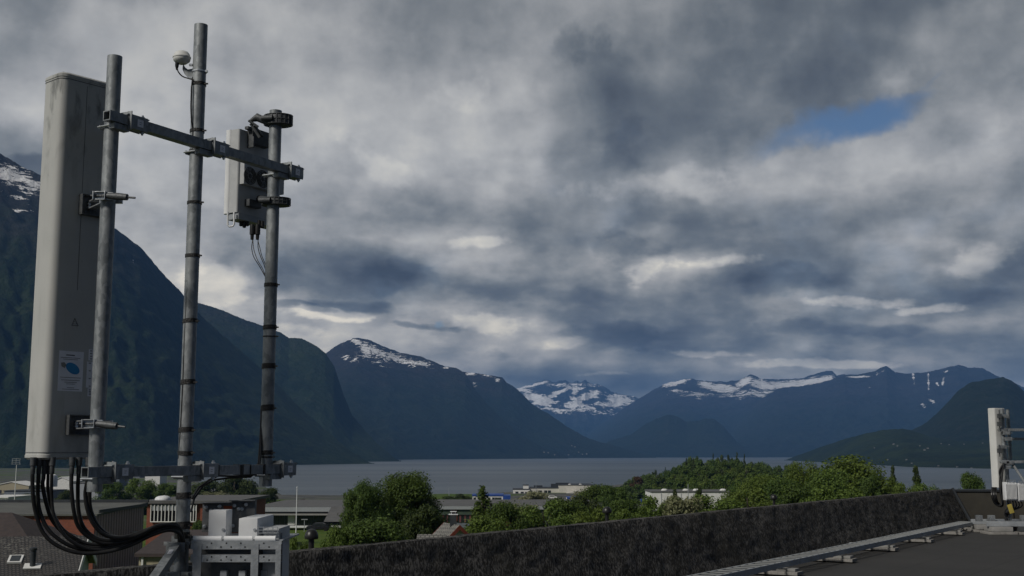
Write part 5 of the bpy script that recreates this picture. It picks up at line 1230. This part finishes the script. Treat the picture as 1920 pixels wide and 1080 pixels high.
# ------------------------------------------------------------------ radio unit on the right tube
def radio():
    th = R(60); RB = Vector((cos(th), sin(th), 0)); RS = Vector((-sin(th), cos(th), 0)); RN = Vector((RB.y, -RB.x, 0))
    Yn = pR.y+.05; nc = P(449, 240, Yn); zt = nc.z; zb = P(440, 398, Yn).z; wB, wS = .39, .118
    nc2 = P(447, 330, Yn); c = Vector((nc2.x, nc2.y, 0))+RB*(wB/2)+RS*(wS/2); ax = (RB, RS, Z)
    r_ = thing('radio_unit', 'grey antenna radio unit with two fans clamped behind the right tube', 'radio unit', (c.x, c.y, zb))
    fr = MB().rbox(c+RS*(wS*.30)+Z*((zt+zb)/2), (wB+.01, wS*.42, zt-zb), ax, .02, 4); fr.build('front_cover', WHITE, r_)
    MB().rbox(c-RS*(wS*.16)+Z*((zt+zb)/2), (wB, wS*.62, zt-zb-.006), ax, .012, 3).build('housing', LGREY, r_)
    face = c-RS*(wS*.47)
    # note: the face towards the camera has normal -RS = RN
    def bf(px, py, e=.0):
        r = ray(px, py); o = Vector((0, 0, E)); pl = Vector((face.x, face.y, 0)); return o+r*((pl-o).dot(-RS)/r.dot(-RS))-RS*e
    zc = bf(470, 325).z; cc_ = Vector((c.x, c.y, zc))-RS*(wS*.47+.015)
    hh = (bf(470, 298)-bf(470, 350)).length
    ff = MB().box(cc_+RB*.008, (wB-.016, .04, hh), (RB, RS, Z)).build('fan_housing', LGREY, r_, bevel=.004)
    for px in (460, 484):
        q_ = bf(px, 331 if px < 480 else 337, .037); fb = MB(); ax_ = -RS
        MB().lathe([(.056, 0), (.056, .0016), (.001, .0017)], q_, ax_, 28).build('fan_recess', GREYP, ff)
        u_ = Z; v_ = RB
        for rr in (.054, .045, .036, .027): 
            fb.tube([q_+ax_*.003+u_*(rr*cos(2*pi*k_/24))+v_*(rr*sin(2*pi*k_/24)) for k_ in range(25)], .0022, 5, cap=False)
        fb.lathe([(.013, 0), (.013, .003), (.002, .0035)], q_+ax_*.002, ax_, 16)
        for k_ in range(4): a = pi*k_/4+.4; fb.tube([q_+ax_*.0035-(u_*cos(a)+v_*sin(a))*.055, q_+ax_*.0035+(u_*cos(a)+v_*sin(a))*.055], .0013, 5)
        fb.build('fan_guard', BLACK, ff)
    # upper tilt bracket, arm and round clamp
    b = MB(); p = bf(480, 262, .02); b.box(p, (.16, .05, .085), (RB, RS, Z)).box(bf(478, 247, .02), (.2, .03, .02), (RB, RS, Z)); b.box(bf(464, 268, .03), (.012, .05, .07), (RB, RS, Z)); br = b.build('upper_bracket', DGREY, r_, bevel=.004)
    pz = P(516, 226, pR.y).z; pc = Vector((pR.x, pR.y, pz))
    ar = MB(); a0 = P(470, 226, pR.y-.02); a1 = pc-X*.03
    ar.tube([a0, P(482, 220, pR.y-.02), P(500, 228, pR.y-.03), a1], .024, 10, rs=[.010, .026, .022, .024]); ar.tube([P(478, 238, pR.y), bf(487, 258, .03)], .010, 8); ar.tube([P(470, 232, pR.y), P(487, 258, pR.y)], .009, 8); ar.tube([a0-X*.012, P(484, 238, pR.y-.02)], .008, 8)
    ar.build('tilt_arm', DGREY, br)
    def ringclamp(z, nm, w_=.055):
        pc_ = Vector((pR.x, pR.y, z)); g_ = MB(); n = 40; prof = []
        vs = []; a_, b_ = .085, .062; cen = pc_+X*.018
        for k_, zz_ in enumerate((-w_/2, -w_/2+.008, w_/2-.008, w_/2)):
            sc_ = 1 if k_ in (1, 2) else .93
            for j in range(n): t_ = 2*pi*j/n; vs.append(cen+Vector((a_*sc_*cos(t_), b_*sc_*sin(t_), zz_)))
        fs = []
        for k_ in range(3):
            for j in range(n): q_ = (j+1) % n; fs.append((k_*n+j, k_*n+q_, (k_+1)*n+q_, (k_+1)*n+j))
        fs += [tuple(range(n))[::-1], tuple(range(3*n, 4*n))]; g_.add(vs, fs)
        for j in range(n):
            if j % 2 == 0:
                t_ = 2*pi*j/n; d = Vector((cos(t_)*a_, sin(t_)*b_, 0)); g_.box(cen+d*1.03, (.004, .006, w_*.86), (d.normalized(), Vector((-d.y, d.x, 0)).normalized(), Z))
        for zz_ in (-w_*.42, 0, w_*.42): g_.tube([cen+Vector((a_*1.03*cos(2*pi*j/n), b_*1.03*sin(2*pi*j/n), zz_)) for j in range(n+1)], .0028, 5, cap=False)
        g_.tube([pc_-X*.075-Y_*.05, pc_-X*.005-Y_*.062], .017, 10)
        return g_.build(nm, DGREY, r_)
    ringclamp(pz, 'upper_clamp', .07); ringclamp(P(512, 379, pR.y).z, 'lower_clamp', .048)
    lb = MB(); q_ = bf(470, 383, .02); lb.box(q_, (.11, .04, .045), (RB, RS, Z)); lb.tube([bf(480, 374, .03), P(500, 374, pR.y-.05)], .02, 10, rs=[.024, .016]); lb.build('lower_bracket', DGREY, r_, bevel=.004)
    # bottom with handle and connectors
    zq = zb-.035; MB().rbox(c-RS*.012+Z*(zb-.018), (wB-.02, wS*.8, .04), ax, .01, 3).build('bottom_tray', GREYP, r_)
    hd = MB(); e = P(426, 398, Yn+.05); f0 = P(438, 425, Yn+.02)
    hp2 = [P(427, 398, Yn), P(427, 422, Yn), P(430, 425, Yn), P(437, 424, Yn), P(439, 420, Yn), P(439, 398, Yn)]
    hd.tube(hp2, .006, 8); hd.build('handle', WHITE, r_)
    for px, py, s_ in ((452, 420, .012), (458, 423, .012), (464, 420, .010), (492, 424, .012), (486, 422, .010)): MB().lathe([(s_, .03), (s_, -.01), (s_*.6, -.014)], P(px, py, Yn+.1), n=10).build('port', BLACK, r_)
    for px in (473, 483):
        MB().lathe([(.015, .05), (.017, .03), (.017, -.012), (.012, -.014), (.010, -.045)], P(px, 436, Yn+.08), n=12).build('connector', BLACK, r_)
    return Yn
Yn = radio()
for i, pts in enumerate((((474, 448), (472, 465), (476, 482), (487, 500), (498, 520)), ((474, 448), (476, 468), (483, 488), (492, 503), (498, 519)), ((484, 448), (484, 465), (489, 482), (495, 496), (499, 512)), ((483, 448), (487, 464), (491, 480), (496, 492), (500, 505)))):
    o = MB().tube(bez([P(a, b, Yn+.08-(.12*k_/4)) for k_, (a, b) in enumerate(pts)], 6), .0026, 6).build('thin_cable', BLACK)
    tag(o, ('outermost', 'second', 'third', 'innermost')[i]+' of four thin black cables hanging under the fan-cooled radio unit', 'cable', 'thin cables below the radio unit')

# ------------------------------------------------------------------ equipment rack at the foot of the centre tube
PLATE = mat('plate_metal', (.17, .175, .18), (.11, .115, .12), .5, .2, 14, bump=.2)
GALV2 = mat('fresh_galvanised', (.38, .40, .42), (.27, .29, .31), .48, .4, 22, bump=.15)
def rack():
    Yf = 6.45; r_ = thing('equipment_rack', 'galvanised perforated rack frame beside the centre tube', 'rack', (P(440, 1030, Yf).x, Yf, RZ))
    xa, xb = P(358, 1030, Yf).x, P(528, 1030, Yf).x
    def rail(y0, y1):
        z1, z0 = P(440, y0, Yf).z, P(440, y1, Yf).z
        b = MB().box(((xa+xb)/2, Yf, (z0+z1)/2), (xb-xa, .006, z1-z0)).box(((xa+xb)/2, Yf+.02, z1-.0015), (xb-xa, .04, .003)).box(((xa+xb)/2, Yf+.016, z0+.0015), (xb-xa, .03, .003))
        o = b.build('rail', GALV2, r_, smooth=False); h_ = MB()
        for k_, px in enumerate((389, 397, 415, 425, 434, 452, 460, 495, 505)):
            for row in (0, 1):
                if (k_+row) % 2 == 0: h_.lathe([(.0045, 0), (.0045, .0008)], Vector((P(px, y0, Yf).x, Yf-.0031, z1-(z1-z0)*(.28 if row else .72))), -Y_, 10)
        h_.build('hole', BLACK, o)
    rail(1014, 1030); rail(1040, 1054)
    for pa, pb in ((362, 378), (471, 485), (517, 527)):
        x0, x1 = P(pa, 1040, Yf).x, P(pb, 1040, Yf).x; zt = P(440, 1016, Yf).z
        MB().box(((x0+x1)/2, Yf-.005, (zt+RZ)/2), (x1-x0, .004, zt-RZ-.02)).box((x0+.002, Yf+.018, (zt+RZ)/2), (.004, .04, zt-RZ-.02)).build('upright', GALV2, r_, smooth=False)
    MB().box(((xa+xb)/2, Yf+.10, P(440, 1018, Yf).z-.31), (xb-xa-.03, .008, .60)).build('back_panel', PLATE, r_, smooth=False)
    for px in (415, 450, 492): MB().box((P(px, 1070, Yf).x, Yf+.07, P(440, 1060, Yf).z-.2), (.035, .05, .34)).build('module', GREYP, r_, bevel=.004)
    MB().box(((xa+xb)/2, Yf+.28, P(440, 1012, Yf).z-.006), (xb-xa, .5, .008)).build('shelf', GALV2, r_, smooth=False)
    for pa, pb in ((363, 416), (421, 474), (479, 517)):
        x0, x1 = P(pa, 1008, Yf+.02).x, P(pb, 1008, Yf+.02).x; z = P(440, 1010, Yf+.02).z
        MB().tube([(x0, Yf+.02, z), (x1, Yf+.02, z)], .0145, 16).build('rounded_edge', mat('bright_white_cap', (.86, .87, .88), (.78, .79, .8), .3), r_)
    # power boxes
    for (pl, pr, pt, pb_, dep, sh, lb) in ((390, 423, 957, 1006, .14, 14, 'upright white metal box standing on the rack'), (447, 482, 972, 1006, .44, 30, 'lower wide white metal box on the right of the rack')):
        Yb = Yf+.06; x0, x1 = P(pl, pb_, Yb).x, P(pr, pb_, Yb).x; z1 = P(pl, pt, Yb).z; z0 = P(pl, 1011, Yb).z
        skew = .0
        o = thing('white_box', lb, 'equipment box', ((x0+x1)/2, Yb, z0), 'white boxes on the rack')
        MB().box(((x0+x1)/2, Yb+dep/2, (z0+z1)/2), (x1-x0, dep, z1-z0)).build('case', WHITE, o, bevel=.004)
        MB().lathe([(.008, 0), (.008, .006), (.002, .007)], Vector((x1-.014, Yb, z0+.05)), -Y_, 12).build('knob', GREYP, o)
        MB().box(((x0+x1)/2+.01, Yb+dep+.002, z0+.03), (.05, .004, .04)).build('cover_plate', DGREY, o, smooth=False)
    # dark radio plates behind
    for i, (pl, pr, yt) in enumerate(((378, 430, 943), (432, 477, 939))):
        Yb = Yf+.62; x0, x1 = P(pl, 1000, Yb).x, P(pr, 1000, Yb).x; z1 = P(pl, yt, Yb).z; z0 = P(440, 1012, Yf).z
        o = thing('dark_radio_plate', ('left', 'right')[i]+' dark bolted metal plate standing behind the white boxes', 'equipment plate', ((x0+x1)/2, Yb, z0), 'dark plates behind the white boxes')
        MB().box(((x0+x1)/2, Yb+.02, (z0+z1)/2), (x1-x0, .04, z1-z0)).box(((x0+x1)/2, Yb-.01, z1+.002), (x1-x0+.01, .06, .006)).build('plate', PLATE, o, bevel=.004)
        for fx, fy in ((.14, .15), (.62, .12), (.32, .26), (.46, .26), (.1, .8)): MB().lathe([(.011, 0), (.011, .008), (.004, .01)], Vector((x0+(x1-x0)*fx, Yb, z1-(z1-z0)*fy)), -Y_, 8).build('bolt', BRIGHT, o)
        MB().box((x0+(x1-x0)*.35, Yb-.004, z1-(z1-z0)*.16), ((x1-x0)*.5, .004, .035)).build('bracket', DGALV, o, bevel=.001)
        if i == 0: MB().box((x1-.012, Yb-.003, z1-.028), (.05, .003, .022)).build('red_label', mat('red_label', (.35, .08, .03), (.3, .06, .02), .6), o, smooth=False)
    # grey cabinet on the right
    Yb = Yf+.06; x0, x1 = P(494, 1000, Yb).x, P(523, 1000, Yb).x; zt = P(523, 991, Yb).z
    o = thing('grey_cabinet', 'tall narrow light grey cabinet at the right of the rack', 'cabinet', ((x0+x1)/2, Yb, RZ))
    MB().box(((x0+x1)/2+.0, Yb+.16, (zt+RZ)/2), (x1-x0, .32, zt-RZ)).build('case', LGREY, o, bevel=.004)
    g_ = MB(); xs, xe = P(486, 995, Yb).x, P(522, 995, Yb).x; z1, z0 = P(500, 988, Yb).z, P(500, 999, Yb).z
    for z in (z0, (z0+z1)/2, z1): g_.box(((xs+xe)/2, Yb-.02, z), (xe-xs, .008, .003))
    for k_ in range(5): g_.box((xs+(xe-xs)*k_/4, Yb-.02, (z0+z1)/2), (.003, .007, z1-z0))
    g_.build('terminal_grid', BRIGHT, o, smooth=False)
    for z in (.05, .17, .29): MB().box((x1+.004, Yb+.06, zt-z), (.008, .03, .05)).build('hinge', GALV, o, bevel=.001)
rack()

# ------------------------------------------------------------------ second mast on the far right of the roof
def mast2():
    Yb = 25.6; base = atz(1870, 1000, RZ); Yb = base.y+.15; m_ = P(1886, 980, Yb)
    r_ = thing('far_mast', 'smaller galvanised mast on a weighted base at the far right of the roof', 'mast', (m_.x, Yb, RZ))
    def vp(px, ya, yb_, Y, r=.038, nm='pole'):
        a = P(px, ya, Y); b = P(px+(960-px)/16000*0, yb_, Y); MB().tube([(a.x, Y, a.z), (a.x, Y, b.z)], r, 14).build(nm, GALV, r_)
    vp(1878, 766, 872, Yb-.05); vp(1889, 768, 862, Yb+.3); vp(1886, 858, 990, Yb, .045)
    for yy, dy_ in ((806, -.12), (823, .05), (866, -.1)):
        a = P(1876, yy, Yb+dy_); MB().box((a.x+1.3, Yb+dy_, a.z), (2.6, .055, .055)).build('boom', GALV, r_, bevel=.003)
    for px, yy in ((1880, 806), (1886, 812), (1890, 823), (1880, 838), (1884, 866), (1892, 868), (1888, 876), (1880, 780)):
        a = P(px, yy, Yb-.12); MB().box(a, (.14, .10, .07)).tube([a-X*.11, a+X*.13], .01, 6).build('clamp', GALV, r_, bevel=.003)
    a, b = P(1896, 866, Yb), P(1922, 905, Yb-.6); MB().tube([a, a+(b-a)*2.1], .025, 8).build('strut', GALV, r_)
    # far antenna
    ac = P(1863, 765, Yb-.05); zb = P(1868, 915, Yb-.05).z; th = R(24); AB_ = Vector((cos(th), sin(th), 0)); AS_ = Vector((-sin(th), cos(th), 0))
    c = Vector((ac.x, ac.y, 0))+AB_*.16+AS_*.09
    o = thing('panel_antenna', 'white panel antenna on the far right mast', 'antenna', (c.x, c.y, zb))
    MB().rbox(c+Z*((ac.z+zb)/2), (.30, .19, ac.z-zb), (AB_, AS_, Z), .03, 4, .01).build('radome', mat('radome_white', (.62, .62, .60), (.56, .56, .54), .45, 0, 3), o)
    for yy in (780, 795, 845): q_ = P(1874, yy, Yb-.18); MB().box(q_, (.07, .08, .09)).tube([q_-Z*.12, q_+Z*.12], .014, 8).build('bracket', DGALV, o)
    # radios
    for i, (pa, pb, ya, yb_) in enumerate(((1884, 1907, 904, 938), (1908, 1924, 906, 940))):
        p0, p1 = P(pa, ya, Yb-.35), P(pb, yb_, Yb-.35); w_ = p1.x-p0.x; h_ = p0.z-p1.z
        o = thing('remote_radio', ('left light grey finned radio box on the far mast', 'right light grey finned radio box at the photo edge')[i], 'radio unit', ((p0.x+p1.x)/2, Yb-.35, p1.z), 'finned radio boxes on the far mast')
        MB().box(((p0.x+p1.x)/2, Yb-.28, (p0.z+p1.z)/2), (w_, .14, h_)).build('case', WHITE, o, bevel=.012)
        f_ = MB()
        for k_ in range(9): f_.box((p0.x+w_*(k_+.5)/9, Yb-.365, (p0.z+p1.z)/2), (.008, .035, h_*.86))
        f_.build('cooling_fin', WHITE, o, smooth=False)
        hb = MB()
        for k_ in range(3): hb.tube([Vector((p0.x+w_*(.1+.3*k_), Yb-.38, p0.z+.01)), Vector((p0.x+w_*(.1+.3*k_), Yb-.38, p0.z+.04)), Vector((p0.x+w_*(.3+.3*k_), Yb-.38, p0.z+.04)), Vector((p0.x+w_*(.3+.3*k_), Yb-.38, p0.z+.01))], .007, 6)
        hb.build('handle', BRIGHT, o)
    # cables
    rnd = random.Random(9)
    for i in range(12):
        x0 = 1860+i*1.6; pts = [(x0, 914), (x0+rnd.uniform(-2, 1), 930), (x0+6, 946+rnd.uniform(-4, 5)), (1878+i*.6, 945), (1874+rnd.uniform(0, 8), 915), (1876+rnd.uniform(-3, 5), 885), (1882, 868)] if i < 6 else \
              [(1888+(i-6)*5, 938), (1890+(i-6)*5, 950), (1886+rnd.uniform(-4, 12), 962), (1884+rnd.uniform(0, 8), 972), (1886, 982)]
        o = MB().tube(bez([P(a, b, Yb-.22+.02*i-.1*(k_ == 1)) for k_, (a, b) in enumerate(pts)], 5), .014, 6).build('mast_cable', BLACK)
        tag(o, 'black cable looping '+('below the white far antenna' if i < 6 else 'down from the finned boxes to the far mast base'), 'cable', 'cables under the far antenna' if i < 6 else 'cables under the finned boxes')
    q_ = P(1895, 954, Yb-.4); o = MB().box(q_, (.09, .02, .18), ((X+Z*.3).normalized(), Y_, (Z-X*.3).normalized())).build('yellow_tag', YEL, bevel=.004); tag(o, 'yellowish tag hanging below the finned boxes', 'tag')
    # weighted base
    xa, xb = P(1838, 1000, Yb).x, P(1990, 1000, Yb).x
    o = thing('ballast_base', 'grey ballast frame with stacked slabs carrying the far mast', 'mast base', ((xa+xb)/2, Yb, RZ))
    for dy_ in (-.35, .45): MB().box(((xa+xb)/2, Yb+dy_, RZ+.20), (xb-xa, .07, .10)).build('frame_beam', GREYP, o, bevel=.004)
    for k_ in range(3):
        for s in (-.35, .42):
            cx = xa+.25+(xb-xa-.5)*k_/2; MB().box((cx, Yb+s*.9, RZ+.10), (.42, .4, .09)).build('slab', DGREY if k_ % 2 else CONC, o, bevel=.006)
            MB().box((cx, Yb+s, RZ+.025), (.6, .46, .045)).build('foot_pad', PL, o, bevel=.004)
    MB().box((m_.x, Yb, RZ+.235), (.5, .75, .03)).build('base_plate', GALV, o, bevel=.003)
    for dx_ in (-.6, -.35, .3, .6): MB().box((m_.x+dx_, Yb-.15, RZ+.3), (.12, .1, .12)).build('bracket', GALV, o, bevel=.003)
mast2()

# ------------------------------------------------------------------ haze
def haze():
    b = MB().box((0, 0, 0), (2, 2, 2)); x, y0, y1, z0, z1 = 24500, -24500, 24500, -8, 1480
    b.v = [Vector((v.x*x, y0+(y1-y0)*(v.y+1)/2, z0+(z1-z0)*(v.z+1)/2)) for v in b.v]
    m = bpy.data.materials.new('haze_air'); m.use_nodes = True; N = NT(m.node_tree); N.n.clear()
    v = N.new('ShaderNodeVolumePrincipled'); v.inputs['Color'].default_value = (.20, .46, 1.0, 1); v.inputs['Density'].default_value = 4.5e-5
    v.inputs['Density Attribute'].default_value = ''
    o = N.new('ShaderNodeOutputMaterial'); N.l.new(v.outputs[0], o.inputs['Volume'])
    ob = b.build('haze', m, smooth=False, loc=(0, 0, 0)); struct(ob, 'stuff'); ob['label'] = 'thin blue haze in the air over the fjord'; ob['category'] = 'haze'
haze()
